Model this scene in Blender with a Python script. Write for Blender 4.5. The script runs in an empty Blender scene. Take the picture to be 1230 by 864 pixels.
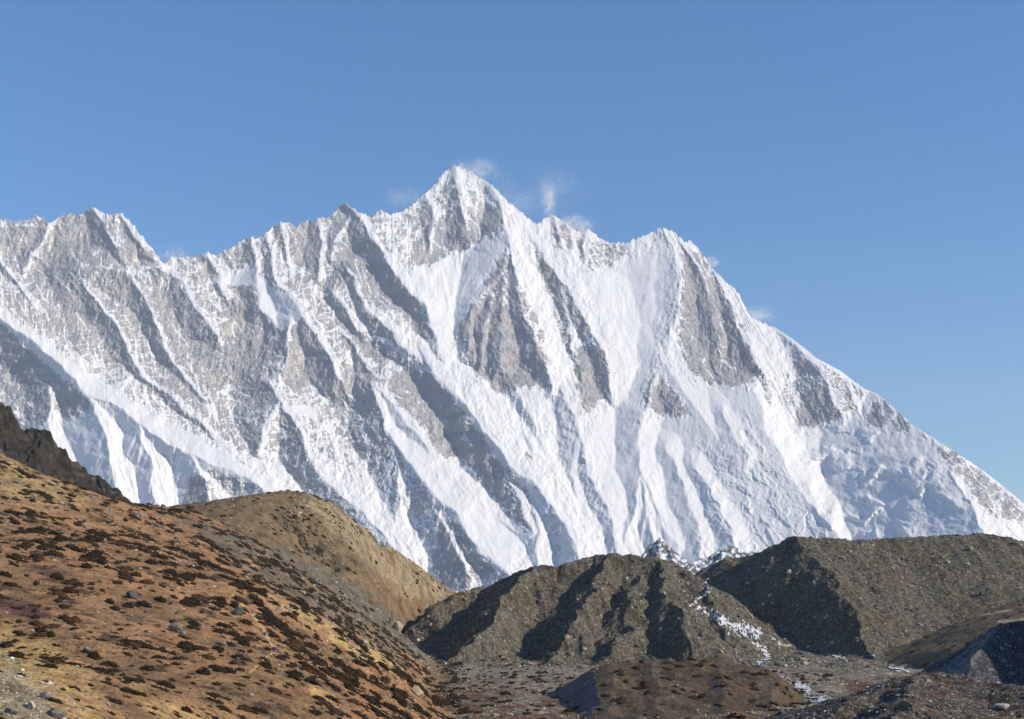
import bpy, bmesh, math, random
import numpy as np
from mathutils import Vector, Matrix

random.seed(7)
RNG = np.random.default_rng(7)
SC = bpy.context.scene
COL = SC.collection

# ------------------------------------------------------------------ camera, light, exposure
F, CX, CY = 1485.0, 615.0, 740.0          # focal length and the eye-level point, in photo pixels (1230 wide)
cam_data = bpy.data.cameras.new('camera')
cam = bpy.data.objects.new('camera', cam_data)
COL.objects.link(cam)
cam.location = (0, 0, 0)
cam.rotation_euler = (math.radians(90), 0, 0)
cam_data.sensor_width = 36.0
cam_data.lens = F / 1230.0 * 36.0
cam_data.shift_y = (CY - 432.0) / 1230.0
cam_data.clip_start = 0.5
cam_data.clip_end = 60000.0
SC.camera = cam

SUN_AZ = math.radians(74)      # measured from straight behind the camera, towards the right
SUN_EL = math.radians(28.5)
sun_dir = Vector((math.sin(SUN_AZ) * math.cos(SUN_EL), -math.cos(SUN_AZ) * math.cos(SUN_EL), math.sin(SUN_EL)))
sun_data = bpy.data.lights.new('sun', 'SUN')
sun_data.energy = 5.0
sun_data.angle = math.radians(0.5)
sun_data.color = (1.0, 0.90, 0.76)
sun = bpy.data.objects.new('sun', sun_data)
COL.objects.link(sun)
sun.rotation_euler = sun_dir.to_track_quat('Z', 'Y').to_euler()
sun.location = sun_dir * 500

world = bpy.data.worlds.new('World')
SC.world = world
world.use_nodes = True
wn = world.node_tree
wn.nodes.clear()
sky = wn.nodes.new('ShaderNodeTexSky')
sky.sky_type = 'NISHITA'
sky.sun_disc = False
sky.sun_elevation = SUN_EL
sky.sun_rotation = math.atan2(sun_dir.x, sun_dir.y)
sky.altitude = 0
sky.air_density = 1.1
sky.dust_density = 0.0
sky.ozone_density = 6.0
bg = wn.nodes.new('ShaderNodeBackground')
bg.inputs['Strength'].default_value = 0.118
wo = wn.nodes.new('ShaderNodeOutputWorld')
sat = wn.nodes.new('ShaderNodeHueSaturation')      # thin, very clear high-altitude air: a deeper blue than the sea-level model gives
sat.inputs['Saturation'].default_value = 1.24
wn.links.new(sky.outputs[0], sat.inputs['Color'])
wn.links.new(sat.outputs[0], bg.inputs[0])
wn.links.new(bg.outputs[0], wo.inputs[0])

SC.view_settings.view_transform = 'Standard'
SC.view_settings.look = 'None'
SC.view_settings.exposure = 0.36
SC.view_settings.gamma = 1.0
SC.view_settings.use_curve_mapping = False
SC.cycles.max_bounces = 5
SC.cycles.diffuse_bounces = 2
SC.cycles.transparent_max_bounces = 8

# ------------------------------------------------------------------ number helpers
def smooth(a, b, x):
    t = np.clip((x - a) / (b - a), 0, 1)
    return t * t * (3 - 2 * t)

def _hash(ix, iy, seed):
    h = (ix.astype(np.uint32) * np.uint32(374761393)) ^ (iy.astype(np.uint32) * np.uint32(668265263)) ^ np.uint32((seed * 2246822519) & 0xffffffff)
    h = (h ^ (h >> np.uint32(13))) * np.uint32(1274126177)
    h = (h ^ (h >> np.uint32(15))) * np.uint32(2246822519)
    return h ^ (h >> np.uint32(16))

_ANG = np.linspace(0, 2 * np.pi, 256, endpoint=False)
_GX, _GY = np.cos(_ANG).astype(np.float32), np.sin(_ANG).astype(np.float32)

def perlin(x, y, seed=0):
    x = np.asarray(x, np.float64); y = np.asarray(y, np.float64)
    fx, fy = np.floor(x), np.floor(y)
    ix, iy = fx.astype(np.int64), fy.astype(np.int64)
    tx, ty = (x - fx).astype(np.float32), (y - fy).astype(np.float32)
    def g(dx, dy):
        h = _hash((ix + dx) & 0xffffffff, (iy + dy) & 0xffffffff, seed) & np.uint32(255)
        return _GX[h] * (tx - dx) + _GY[h] * (ty - dy)
    u = tx * tx * tx * (tx * (tx * 6 - 15) + 10)
    v = ty * ty * ty * (ty * (ty * 6 - 15) + 10)
    a = g(0, 0); b = g(1, 0); c = g(0, 1); d = g(1, 1)
    return 1.5 * ((a + (b - a) * u) * (1 - v) + (c + (d - c) * u) * v)

def fbm(x, y, seed=0, octaves=4, gain=0.5, lac=2.03):
    s = 0; a = 1.0; t = 0
    for k in range(octaves):
        s = s + a * perlin(x * lac ** k + 17.3 * k, y * lac ** k - 9.1 * k, seed + k)
        t += a; a *= gain
    return s / t * 1.3

def ridged(x, y, seed=0, octaves=4, gain=0.5, lac=2.03):
    s = 0; a = 1.0; t = 0
    for k in range(octaves):
        s = s + a * (1 - np.abs(perlin(x * lac ** k + 7.7 * k, y * lac ** k + 3.1 * k, seed + k)) * 1.6)
        t += a; a *= gain
    return s / t

def seg_field(px, py, line, vals, sl, sr):
    """max over a polyline of (value on it - slope * distance); slope differs left / right of travel."""
    best = np.full(px.shape, -1e9, np.float32)
    L = np.asarray(line, np.float64); V = np.asarray(vals, np.float64)
    for k in range(len(L) - 1):
        ax, ay = L[k]; bx, by = L[k + 1]
        dx, dy = bx - ax, by - ay
        n2 = dx * dx + dy * dy + 1e-9
        t = np.clip(((px - ax) * dx + (py - ay) * dy) / n2, 0, 1)
        ex, ey = px - (ax + t * dx), py - (ay + t * dy)
        d = np.sqrt(ex * ex + ey * ey)
        side = (dx * (py - ay) - dy * (px - ax)) / math.sqrt(n2)
        w = np.clip(side / (d + 1e-6) * 0.5 + 0.5, 0, 1)
        s = sl * (1 - w) + sr * w
        best = np.maximum(best, V[k] + t * (V[k + 1] - V[k]) - s * d)
    return best

def in_poly(px, py, poly, soft=4.0):
    """soft inside mask of a polygon, 0..1."""
    P = np.asarray(poly, np.float64)
    inside = np.zeros(px.shape, bool)
    dmin = np.full(px.shape, 1e9)
    n = len(P)
    for k in range(n):
        ax, ay = P[k]; bx, by = P[(k + 1) % n]
        cond = ((ay > py) != (by > py)) & (px < (bx - ax) * (py - ay) / (by - ay + 1e-12) + ax)
        inside ^= cond
        dx, dy = bx - ax, by - ay
        t = np.clip(((px - ax) * dx + (py - ay) * dy) / (dx * dx + dy * dy + 1e-9), 0, 1)
        dmin = np.minimum(dmin, np.hypot(px - ax - t * dx, py - ay - t * dy))
    return smooth(-soft, soft, np.where(inside, dmin, -dmin))

def line_dist(px, py, line):
    d = np.full(px.shape, 1e9)
    for (ax, ay), (bx, by) in zip(line[:-1], line[1:]):
        dx, dy = bx - ax, by - ay
        t = np.clip(((px - ax) * dx + (py - ay) * dy) / (dx * dx + dy * dy + 1e-9), 0, 1)
        d = np.minimum(d, np.hypot(px - ax - t * dx, py - ay - t * dy))
    return d

def pix(px, py, Y):
    """world point at distance Y seen at photo pixel (px, py)."""
    return ((px - CX) / F * Y, Y, (CY - py) / F * Y)

# ------------------------------------------------------------------ mesh helpers
def tag(o, label=None, cat=None, group=None, kind=None):
    if label: o['label'] = label
    if cat: o['category'] = cat
    if group: o['group'] = group
    if kind: o['kind'] = kind
    return o

def link(name, me, mat=None, parent=None):
    o = bpy.data.objects.new(name, me)
    COL.objects.link(o)
    if mat is not None and me is not None and len(me.materials) == 0:
        me.materials.append(mat)
    if parent is not None:
        o.parent = parent
    return o

def mesh_np(name, verts, faces, smooth_shade=True, cols=None, floats=None):
    """faces: (n, k) index array, all with k corners."""
    me = bpy.data.meshes.new(name)
    verts = np.ascontiguousarray(verts, np.float32); faces = np.ascontiguousarray(faces, np.int32)
    n, k = faces.shape
    me.vertices.add(len(verts)); me.vertices.foreach_set('co', verts.ravel())
    me.loops.add(n * k); me.loops.foreach_set('vertex_index', faces.ravel())
    me.polygons.add(n)
    me.polygons.foreach_set('loop_start', np.arange(0, n * k, k, dtype=np.int32))
    me.polygons.foreach_set('loop_total', np.full(n, k, np.int32))
    me.polygons.foreach_set('use_smooth', np.full(n, smooth_shade, bool))
    if cols is not None:
        a = me.attributes.new('Col', 'FLOAT_COLOR', 'POINT')
        c = np.ones((len(verts), 4), np.float32); c[:, :3] = cols
        a.data.foreach_set('color', c.ravel())
    for nm, arr in (floats or {}).items():
        a = me.attributes.new(nm, 'FLOAT', 'POINT')
        a.data.foreach_set('value', np.ascontiguousarray(arr, np.float32).ravel())
    me.update(calc_edges=True)
    me.validate()
    return me

def grid_faces(nr, nc, keep=None):
    idx = np.arange(nr * nc).reshape(nr, nc)
    f = np.stack([idx[:-1, :-1], idx[:-1, 1:], idx[1:, 1:], idx[1:, :-1]], -1).reshape(-1, 4)
    if keep is not None:
        k = (keep[:-1, :-1] | keep[:-1, 1:] | keep[1:, 1:] | keep[1:, :-1]).ravel()
        f = f[k]
    return f

def compact(verts, faces, *arrs):
    used = np.zeros(len(verts), bool); used[faces.ravel()] = True
    new = np.cumsum(used) - 1
    return verts[used], new[faces], [a[used] for a in arrs]

def up(V, F_):
    """wind the faces of a height sheet so its normals point up / to the viewer."""
    a, b, c = V[F_[:, 0]], V[F_[:, 1]], V[F_[:, 2]]
    n = np.cross(b - a, c - a)
    return F_ if n[:, 2].sum() > 0 else F_[:, ::-1]

# ------------------------------------------------------------------ materials
def new_mat(name):
    m = bpy.data.materials.new(name); m.use_nodes = True
    nt = m.node_tree; nt.nodes.clear()
    out = nt.nodes.new('ShaderNodeOutputMaterial'); b = nt.nodes.new('ShaderNodeBsdfPrincipled')
    nt.links.new(b.outputs[0], out.inputs[0])
    b.inputs['Roughness'].default_value = 0.95
    b.inputs['Specular IOR Level'].default_value = 0.15
    return m, nt, b

def N(nt, t, **kw):
    n = nt.nodes.new(t)
    for k, v in kw.items():
        setattr(n, k, v)
    return n

def noise_node(nt, scale, detail=4, rough=0.6, dist=0.0):
    tc = nt.nodes.get('tc') or nt.nodes.new('ShaderNodeTexCoord'); tc.name = 'tc'
    n = nt.nodes.new('ShaderNodeTexNoise')
    n.inputs['Scale'].default_value = scale; n.inputs['Detail'].default_value = detail
    n.inputs['Roughness'].default_value = rough; n.inputs['Distortion'].default_value = dist
    nt.links.new(tc.outputs['Object'], n.inputs['Vector'])
    return n

def ramp(nt, src, stops):
    r = nt.nodes.new('ShaderNodeValToRGB')
    e = r.color_ramp.elements
    e[0].position, e[0].color = stops[0][0], (*stops[0][1], 1)
    e[1].position, e[1].color = stops[-1][0], (*stops[-1][1], 1)
    for p, c in stops[1:-1]:
        k = e.new(p); k.color = (*c, 1)
    nt.links.new(src, r.inputs[0])
    return r

def mul_color(nt, a, b, mode='MULTIPLY', fac=1.0):
    m = nt.nodes.new('ShaderNodeMix'); m.data_type = 'RGBA'; m.blend_type = mode
    m.inputs[0].default_value = fac
    nt.links.new(a, m.inputs[6]); nt.links.new(b, m.inputs[7])
    return m.outputs[2]

def terrain_mat(name, s1=0.15, s2=1.2, lo=0.55, hi=1.45, bump=0.6, bscale=0.7, bdist=1.0):
    m, nt, b = new_mat(name)
    at = N(nt, 'ShaderNodeAttribute', attribute_name='Col')
    n1 = noise_node(nt, s1, 6, 0.65); n2 = noise_node(nt, s2, 5, 0.75)
    r1 = ramp(nt, n1.outputs[0], [(0.3, (lo,) * 3), (0.7, (hi, hi, hi))])
    r2 = ramp(nt, n2.outputs[0], [(0.3, (lo,) * 3), (0.72, (hi, hi * 0.99, hi * 0.96))])
    c = mul_color(nt, at.outputs['Color'], r1.outputs[0]); c = mul_color(nt, c, r2.outputs[0])
    nt.links.new(c, b.inputs['Base Color'])
    n3 = noise_node(nt, bscale, 6, 0.7)
    bp = N(nt, 'ShaderNodeBump'); bp.inputs['Strength'].default_value = bump; bp.inputs['Distance'].default_value = bdist
    nt.links.new(n3.outputs[0], bp.inputs['Height']); nt.links.new(bp.outputs[0], b.inputs['Normal'])
    return m

#@@MOUNTAIN
# ------------------------------------------------------------------ the great snow mountain
SKY = [(-140, 300), (-80, 275), (-40, 268), (-20, 262), (0, 263), (8, 263), (20, 267), (32, 263), (43, 259), (60, 267), (72, 260), (85, 255), (92, 259), (100, 254), (112, 248),
       (128, 258), (143, 255), (155, 263), (167, 280), (182, 297), (197, 317), (208, 309), (227, 308), (247, 304), (260, 306), (277, 297),
       (302, 283), (307, 287), (320, 278), (337, 266), (343, 269), (348, 266), (355, 273), (370, 263), (377, 267), (382, 262), (395, 260),
       (407, 248), (415, 242), (425, 252), (437, 257), (448, 260), (458, 252), (468, 258), (480, 254), (493, 248), (510, 232), (522, 223), (532, 207),
       (540, 202), (547, 198), (553, 202), (563, 202), (572, 212), (587, 218), (600, 232), (613, 245), (630, 258), (645, 270), (655, 262),
       (665, 258), (672, 263), (680, 267), (690, 277), (707, 275), (720, 285), (733, 292), (753, 292), (773, 283), (798, 273), (810, 280), (821, 289),
       (833, 291), (845, 306), (856, 324), (873, 338), (887, 352), (901, 380), (921, 390), (933, 394), (957, 411), (982, 431), (1010, 446),
       (1038, 467), (1055, 474), (1076, 492), (1097, 511), (1143, 540), (1185, 568), (1230, 605), (1300, 650), (1400, 705)]

# spur crests: (points with relief in metres), slope left of travel, slope right of travel (m per px; 6.5 is 45 degrees off the face)
# travel runs downhill; 'left of travel' seen from here is the right-hand, sunny flank for spurs that run down
RIDGES = [
    # far-left bright spur and its branches
    ([(-60, 330, 240), (0, 378, 300), (30, 405, 320), (75, 440, 340), (105, 472, 340), (150, 497, 330), (195, 527, 320), (250, 557, 300), (300, 580, 260), (345, 610, 200)], 5.2, 7.0),
    ([(108, 474, 335), (117, 503, 320), (133, 547, 290), (137, 590, 250), (140, 640, 200)], 5.2, 6.0),
    ([(167, 508, 325), (171, 535, 300), (180, 550, 260), (186, 600, 200)], 5.0, 6.0),
    ([(228, 545, 310), (240, 570, 260), (250, 600, 230), (262, 640, 180)], 5.0, 6.0),
    ([(60, 470, 170), (62, 520, 160), (70, 560, 140)], 4.5, 5.0),
    # left massif
    ([(112, 248, 60), (130, 277, 130), (146, 306, 140), (158, 327, 110)], 4.0, 5.5),
    ([(60, 267, 40), (45, 300, 70), (30, 330, 80)], 4.5, 4.5),
    ([(143, 255, 60), (165, 285, 100), (182, 310, 100), (196, 324, 90)], 4.0, 5.5),
    ([(92, 325, 150), (130, 318, 160), (160, 325, 150), (190, 322, 120)], 6.0, 2.2),
    ([(100, 338, 150), (127, 377, 150), (147, 410, 150), (173, 457, 160), (200, 470, 160), (230, 497, 170), (262, 530, 180), (305, 572, 180), (360, 620, 150)], 4.2, 4.6),
    ([(160, 338, 140), (187, 380, 140), (200, 413, 130), (215, 440, 110), (245, 480, 120)], 4.0, 5.0),
    ([(-10, 300, 60), (17, 337, 120), (43, 363, 120), (70, 400, 90)], 4.0, 4.5),
    ([(198, 319, 60), (217, 340, 130), (233, 367, 150), (252, 388, 130), (262, 410, 60)], 4.0, 4.6),
    # second massif
    ([(247, 304, 30), (262, 330, 60), (275, 360, 60)], 4.2, 4.2),
    ([(302, 283, 40), (307, 330, 110), (313, 373, 120), (333, 393, 90)], 3.4, 5.5),
    ([(320, 278, 50), (328, 313, 120), (335, 340, 170), (353, 360, 200), (373, 393, 210), (393, 423, 200), (407, 452, 170)], 4.4, 5.2),
    ([(337, 266, 50), (345, 300, 80), (350, 330, 80)], 4.0, 4.5),
    ([(333, 455, 150), (345, 420, 170), (353, 388, 190)], 5.2, 5.0),
    ([(325, 463, 160), (338, 482, 200), (352, 512, 200), (372, 545, 200), (400, 580, 200), (440, 625, 190), (480, 665, 170)], 4.2, 4.6),
    ([(340, 480, 190), (318, 510, 180), (310, 545, 150)], 4.5, 4.5),
    ([(382, 262, 40), (386, 300, 80), (380, 335, 90), (372, 365, 60)], 4.2, 4.2),
    ([(400, 353, 150), (416, 372, 160), (432, 400, 140)], 4.0, 6.5),
    ([(415, 330, 130), (430, 352, 170), (450, 380, 210), (478, 408, 220), (500, 430, 200), (520, 450, 170)], 4.0, 6.5),
    ([(408, 398, 110), (430, 425, 130), (455, 452, 150)], 4.0, 6.0),
    # dark wall spur under the col
    ([(415, 242, 60), (433, 261, 130), (447, 285, 190), (465, 312, 230), (490, 343, 250), (510, 370, 250), (522, 392, 220)], 4.2, 6.8),
    ([(522, 392, 220), (528, 415, 200), (536, 440, 190)], 4.5, 5.0),
    ([(425, 252, 40), (408, 280, 80), (398, 310, 90)], 4.5, 4.5),
    # long spurs to the valley
    ([(455, 462, 190), (480, 497, 190), (503, 522, 180), (523, 563, 150), (557, 597, 140), (593, 623, 150), (620, 640, 150), (650, 690, 150)], 3.2, 4.6),
    ([(452, 462, 190), (463, 517, 200), (490, 553, 240), (517, 587, 280), (547, 617, 300), (577, 657, 300), (613, 695, 300)], 4.6, 6.2),
    ([(463, 517, 190), (478, 560, 170), (482, 600, 150), (470, 640, 100)], 5.0, 4.0),
    ([(495, 560, 230), (520, 600, 230), (545, 650, 220), (560, 690, 210)], 4.5, 5.5),
    ([(505, 420, 180), (523, 450, 250), (553, 483, 310), (587, 523, 340), (617, 560, 340), (647, 587, 330), (680, 632, 310), (705, 690, 300)], 4.4, 7.2),
    ([(640, 585, 300), (644, 620, 300), (645, 660, 270), (650, 690, 260)], 4.5, 5.0),
    ([(600, 545, 290), (622, 590, 240), (635, 640, 220)], 3.5, 5.0),
    # summit pillar
    ([(547, 198, 30), (552, 225, 90), (556, 250, 110), (560, 275, 100)], 4.0, 4.4),
    ([(510, 232, 30), (520, 262, 70), (518, 300, 70)], 4.2, 4.2),
    ([(587, 218, 40), (602, 245, 110), (610, 275, 190), (615, 310, 240), (622, 350, 270), (632, 385, 280), (645, 420, 270), (655, 440, 240), (660, 462, 200)], 4.6, 5.2),
    ([(612, 300, 220), (592, 335, 220), (575, 362, 220), (565, 395, 210), (563, 425, 190)], 5.0, 5.0),
    ([(600, 330, 230), (605, 375, 250), (600, 415, 240), (598, 450, 190)], 4.2, 5.0),
    ([(590, 360, 220), (582, 400, 220), (578, 440, 170)], 4.5, 5.0),
    ([(613, 245, 60), (640, 287, 150), (660, 315, 200), (680, 345, 240), (700, 378, 260), (722, 413, 250), (731, 440, 220), (735, 465, 170)], 4.2, 5.6),
    ([(672, 335, 200), (682, 380, 190), (690, 420, 180), (698, 460, 130)], 4.0, 5.0),
    ([(665, 258, 40), (672, 285, 110), (684, 312, 120), (694, 335, 90)], 4.2, 5.0),
    ([(707, 275, 40), (703, 305, 90), (700, 330, 90)], 4.2, 5.0),
    ([(655, 445, 170), (667, 462, 210), (684, 485, 250), (694, 518, 270), (704, 555, 280), (723, 600, 290), (744, 668, 280), (752, 700, 280)], 4.4, 6.2),
    ([(693, 520, 260), (690, 570, 240), (702, 625, 240), (706, 680, 240)], 4.6, 4.6),
    ([(622, 470, 240), (640, 500, 250), (650, 540, 240), (664, 585, 220)], 4.0, 5.0),
    # right-hand snow slopes
    ([(800, 435, 150), (785, 465, 170), (770, 497, 220), (767, 530, 240), (766, 570, 260), (758, 620, 250), (745, 680, 250)], 4.6, 5.6),
    ([(767, 568, 260), (775, 610, 250), (790, 660, 250)], 5.0, 5.0),
    ([(768, 566, 260), (785, 605, 230), (815, 650, 230)], 5.0, 4.0),
    ([(798, 273, 40), (808, 310, 110), (815, 350, 140), (812, 390, 150), (800, 435, 150)], 4.0, 4.2),
    ([(812, 280, 40), (835, 320, 110), (852, 360, 120), (862, 400, 110), (860, 440, 80)], 4.4, 4.4),
    ([(856, 324, 40), (872, 355, 110), (888, 392, 160), (903, 425, 190), (914, 448, 200), (918, 470, 170)], 4.4, 5.0),
    ([(790, 425, 140), (812, 458, 210), (835, 492, 240), (870, 534, 260), (900, 570, 265), (940, 607, 265), (975, 650, 250)], 3.4, 2.8),
    ([(905, 470, 150), (919, 512, 190), (935, 545, 215), (945, 572, 230), (965, 595, 240), (990, 618, 245), (1012, 650, 250), (1030, 690, 250)], 6.0, 1.2),
    ([(870, 490, 260), (882, 520, 330), (897, 550, 350)], 4.5, 4.0),
    ([(835, 560, 260), (862, 600, 300), (880, 650, 330), (890, 690, 330)], 4.5, 5.0),
    ([(800, 540, 220), (820, 580, 240), (838, 630, 270), (845, 680, 280)], 4.5, 5.0),
    ([(933, 394, 30), (962, 420, 130), (985, 442, 180), (992, 461, 190), (1006, 488, 180), (1012, 505, 140)], 4.6, 5.6),
    ([(1010, 446, 60), (1025, 475, 150), (1035, 500, 150)], 4.4, 5.4),
    ([(1055, 474, 110), (1062, 500, 200), (1065, 518, 190)], 4.4, 5.4),
    ([(1097, 511, 220), (1112, 530, 380), (1117, 556, 540), (1146, 570, 660), (1164, 605, 740), (1181, 638, 790), (1195, 690, 830)], 5.2, 3.9),
    ([(1143, 540, 300), (1170, 580, 450), (1200, 620, 560), (1225, 680, 640)], 4.5, 5.2),
    ([(1185, 568, 400), (1215, 610, 520), (1245, 670, 620)], 4.4, 5.2),
    ([(1230, 605, 460), (1270, 660, 560), (1290, 710, 620)], 4.4, 5.2),
]

# rock walls and clear snow fields: (polygon, rock bias, softness px)
ROCK = [
    ([(0, 270), (60, 272), (112, 252), (160, 268), (200, 322), (190, 325), (95, 322), (40, 345), (0, 340)], 0.60, 6),
    ([(100, 268), (115, 262), (140, 300), (152, 322), (100, 318), (82, 300)], 0.55, 4),
    ([(0, 345), (60, 340), (160, 335), (215, 345), (262, 400), (275, 480), (305, 560), (240, 505), (170, 460), (120, 440), (40, 400), (0, 375)], 0.60, 10),
    ([(0, 400), (40, 425), (90, 470), (110, 492), (60, 495), (0, 470)], 0.55, 6),
    ([(20, 470), (70, 465), (108, 490), (75, 497), (30, 492)], 0.35, 5),
    ([(218, 610), (230, 580), (248, 570), (262, 600), (262, 615)], 0.9, 3),
    ([(140, 600), (152, 575), (168, 590), (178, 610)], 0.6, 4),
    ([(205, 312), (300, 290), (330, 290), (345, 335), (320, 350), (300, 325), (250, 345), (230, 345)], 0.45, 6),
    ([(265, 350), (310, 345), (318, 400), (330, 460), (318, 510), (285, 450), (268, 400)], 0.55, 8),
    ([(333, 455), (353, 387), (372, 400), (395, 430), (405, 455), (380, 462), (350, 470)], 0.75, 4),
    ([(345, 350), (352, 368), (343, 420), (334, 440), (322, 415), (335, 392)], 0.5, 5),
    ([(335, 270), (410, 255), (435, 285), (400, 310), (395, 350), (372, 345), (350, 320)], 0.55, 8),
    ([(398, 305), (432, 285), (448, 300), (480, 335), (500, 365), (520, 402), (500, 405), (480, 378), (455, 370), (430, 352), (400, 345)], 0.72, 5),
    ([(412, 392), (430, 402), (450, 415), (470, 430), (455, 437), (425, 425)], 0.8, 3),
    ([(400, 460), (420, 440), (455, 440), (460, 462), (425, 470), (395, 480), (370, 470)], 0.65, 4),
    ([(457, 457), (493, 440), (518, 452), (550, 484), (563, 500), (553, 527), (587, 547), (613, 562), (600, 590), (580, 573), (557, 553), (523, 547), (513, 523), (500, 503), (473, 487)], 0.75, 6),
    ([(560, 545), (600, 560), (640, 590), (640, 640), (610, 630), (585, 590)], 0.28, 8),
    ([(500, 285), (520, 265), (600, 245), (612, 262), (560, 300), (520, 320), (490, 318)], 0.62, 5),
    ([(470, 262), (520, 235), (540, 215), (570, 225), (590, 250), (520, 270), (490, 300)], 0.28, 8),
    ([(435, 262), (470, 265), (490, 300), (490, 330), (460, 300)], 0.25, 6),
    ([(550, 387), (570, 363), (600, 355), (633, 390), (655, 425), (660, 440), (652, 465), (633, 462), (600, 475), (573, 452), (560, 423)], 0.66, 7),
    ([(570, 345), (600, 305), (612, 300), (630, 350), (655, 400), (650, 420), (600, 350)], 0.42, 6),
    ([(693, 422), (712, 412), (724, 420), (733, 464), (716, 487), (702, 500), (692, 460)], 0.78, 5),
    ([(650, 330), (672, 345), (690, 400), (690, 440), (670, 400)], 0.35, 6),
    ([(660, 275), (680, 270), (688, 300), (672, 300)], 0.6, 4),
    ([(690, 285), (720, 290), (755, 300), (745, 320), (715, 340), (700, 345), (700, 310)], 0.45, 5),
    ([(772, 465), (785, 450), (800, 460), (825, 490), (830, 500), (790, 497), (775, 490)], 0.8, 5),
    ([(820, 292), (845, 308), (872, 350), (890, 390), (903, 425), (914, 448), (903, 462), (870, 466), (845, 462), (828, 445), (818, 420), (810, 385), (818, 335)], 0.58, 8),
    ([(862, 430), (905, 440), (912, 455), (880, 466), (855, 455)], 0.4, 4),
    ([(916, 440), (924, 445), (925, 490), (918, 488)], 0.6, 3),
    ([(955, 495), (968, 475), (985, 462), (1005, 490), (1018, 492), (1000, 505), (975, 513), (958, 512)], 0.9, 3),
    ([(955, 425), (985, 440), (985, 465), (950, 490), (935, 470)], 0.28, 5),
    ([(985, 438), (1030, 462), (1042, 472), (1025, 495), (1010, 490), (995, 465)], 0.45, 4),
    ([(1040, 500), (1060, 480), (1075, 495), (1060, 512), (1040, 520)], 0.6, 3),
    ([(1078, 495), (1096, 513), (1085, 525), (1072, 520)], 0.7, 3),
    ([(1120, 530), (1145, 542), (1232, 608), (1232, 630), (1190, 620), (1165, 590), (1140, 565)], 0.6, 4),
    ([(960, 558), (985, 562), (1000, 572), (985, 574), (965, 566)], 0.75, 3),
    ([(530, 650), (545, 640), (560, 652), (590, 690), (560, 705), (525, 705), (520, 670)], 0.55, 5),
    ([(530, 622), (550, 628), (545, 640), (525, 650)], 0.4, 3),
    ([(300, 480), (332, 465), (372, 470), (400, 520), (390, 560), (350, 500)], 0.25, 8),
    ([(350, 490), (395, 500), (425, 540), (410, 560), (370, 520)], 0.3, 6),
    ([(702, 545), (715, 548), (712, 560), (700, 556)], 0.4, 3),
    ([(630, 545), (648, 548), (644, 555), (632, 553)], 0.7, 2),
    # further broad walls and slabs
    ([(60, 345), (100, 345), (130, 390), (150, 420), (120, 432), (80, 400)], 0.7, 5),
    ([(165, 350), (200, 350), (235, 400), (262, 440), (262, 480), (225, 455), (190, 415)], 0.7, 6),
    ([(160, 425), (200, 440), (240, 485), (262, 520), (225, 500), (185, 465)], 0.55, 6),
    ([(262, 405), (300, 400), (322, 440), (312, 480), (290, 470), (270, 440)], 0.6, 6),
    ([(440, 480), (470, 505), (470, 540), (440, 520), (420, 490)], 0.4, 6),
    ([(560, 500), (600, 540), (590, 550), (560, 525)], 0.5, 5),
    ([(640, 300), (660, 312), (690, 360), (712, 400), (700, 410), (672, 370), (645, 325)], 0.5, 5),
    ([(740, 455), (700, 440), (705, 470), (730, 480)], 0.3, 5),
    ([(770, 300), (800, 280), (812, 300), (806, 330), (780, 340)], 0.22, 6),
    # snow
    ([(495, 335), (540, 310), (602, 283), (608, 300), (580, 340), (560, 370), (548, 400), (540, 440), (525, 400), (505, 355)], -0.75, 5),
    ([(0, 372), (40, 400), (110, 450), (170, 490), (230, 520), (300, 565), (330, 590), (240, 562), (150, 515), (105, 478), (40, 425), (0, 388)], -0.8, 3),
    ([(40, 510), (110, 495), (220, 540), (215, 610), (150, 605), (90, 580)], -0.5, 10),
    ([(305, 330), (330, 345), (355, 362), (368, 372), (345, 395), (333, 393), (315, 375)], -0.6, 3),
    ([(255, 335), (305, 318), (308, 340), (265, 345)], -0.5, 4),
    ([(340, 482), (378, 490), (385, 502), (345, 495)], -0.8, 3),
    ([(400, 355), (440, 395), (470, 410), (520, 450), (500, 440), (450, 400)], -0.5, 3),
    ([(455, 463), (480, 495), (515, 530), (525, 570), (560, 600), (640, 640), (600, 690), (560, 640), (500, 570), (465, 520)], -0.55, 6),
    ([(523, 450), (560, 485), (650, 590), (700, 660), (700, 700), (650, 680), (640, 600), (590, 540)], -0.45, 6),
    ([(700, 330), (735, 320), (800, 290), (812, 330), (790, 400), (780, 450), (765, 500), (760, 560), (755, 680), (745, 640), (720, 560), (740, 480), (725, 400)], -0.55, 8),
    ([(765, 510), (830, 500), (800, 440), (830, 460), (912, 470), (925, 520), (1000, 640), (1000, 700), (740, 700), (755, 570)], -0.75, 6),
    ([(935, 520), (1040, 515), (1100, 525), (1120, 555), (1165, 610), (1185, 650), (1000, 660), (960, 590)], -0.9, 6),
    ([(655, 470), (680, 520), (720, 600), (745, 690), (660, 690), (640, 560)], -0.25, 8),
    ([(760, 470), (715, 500), (705, 540), (735, 610), (760, 600)], -0.6, 5),
    ([(180, 590), (200, 520), (225, 525), (240, 560), (205, 610)], -0.5, 5),
    ([(930, 392), (1060, 472), (1240, 608), (1240, 602), (1060, 468), (930, 388)], -0.6, 2),
]

def fft_blur(a, sy, sx):
    ky = np.fft.fftfreq(a.shape[0])[:, None]; kx = np.fft.rfftfreq(a.shape[1])[None, :]
    g = np.exp(-2 * np.pi ** 2 * ((ky * sy) ** 2 + (kx * sx) ** 2))
    return np.fft.irfft2(np.fft.rfft2(a) * g, s=a.shape)

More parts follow.
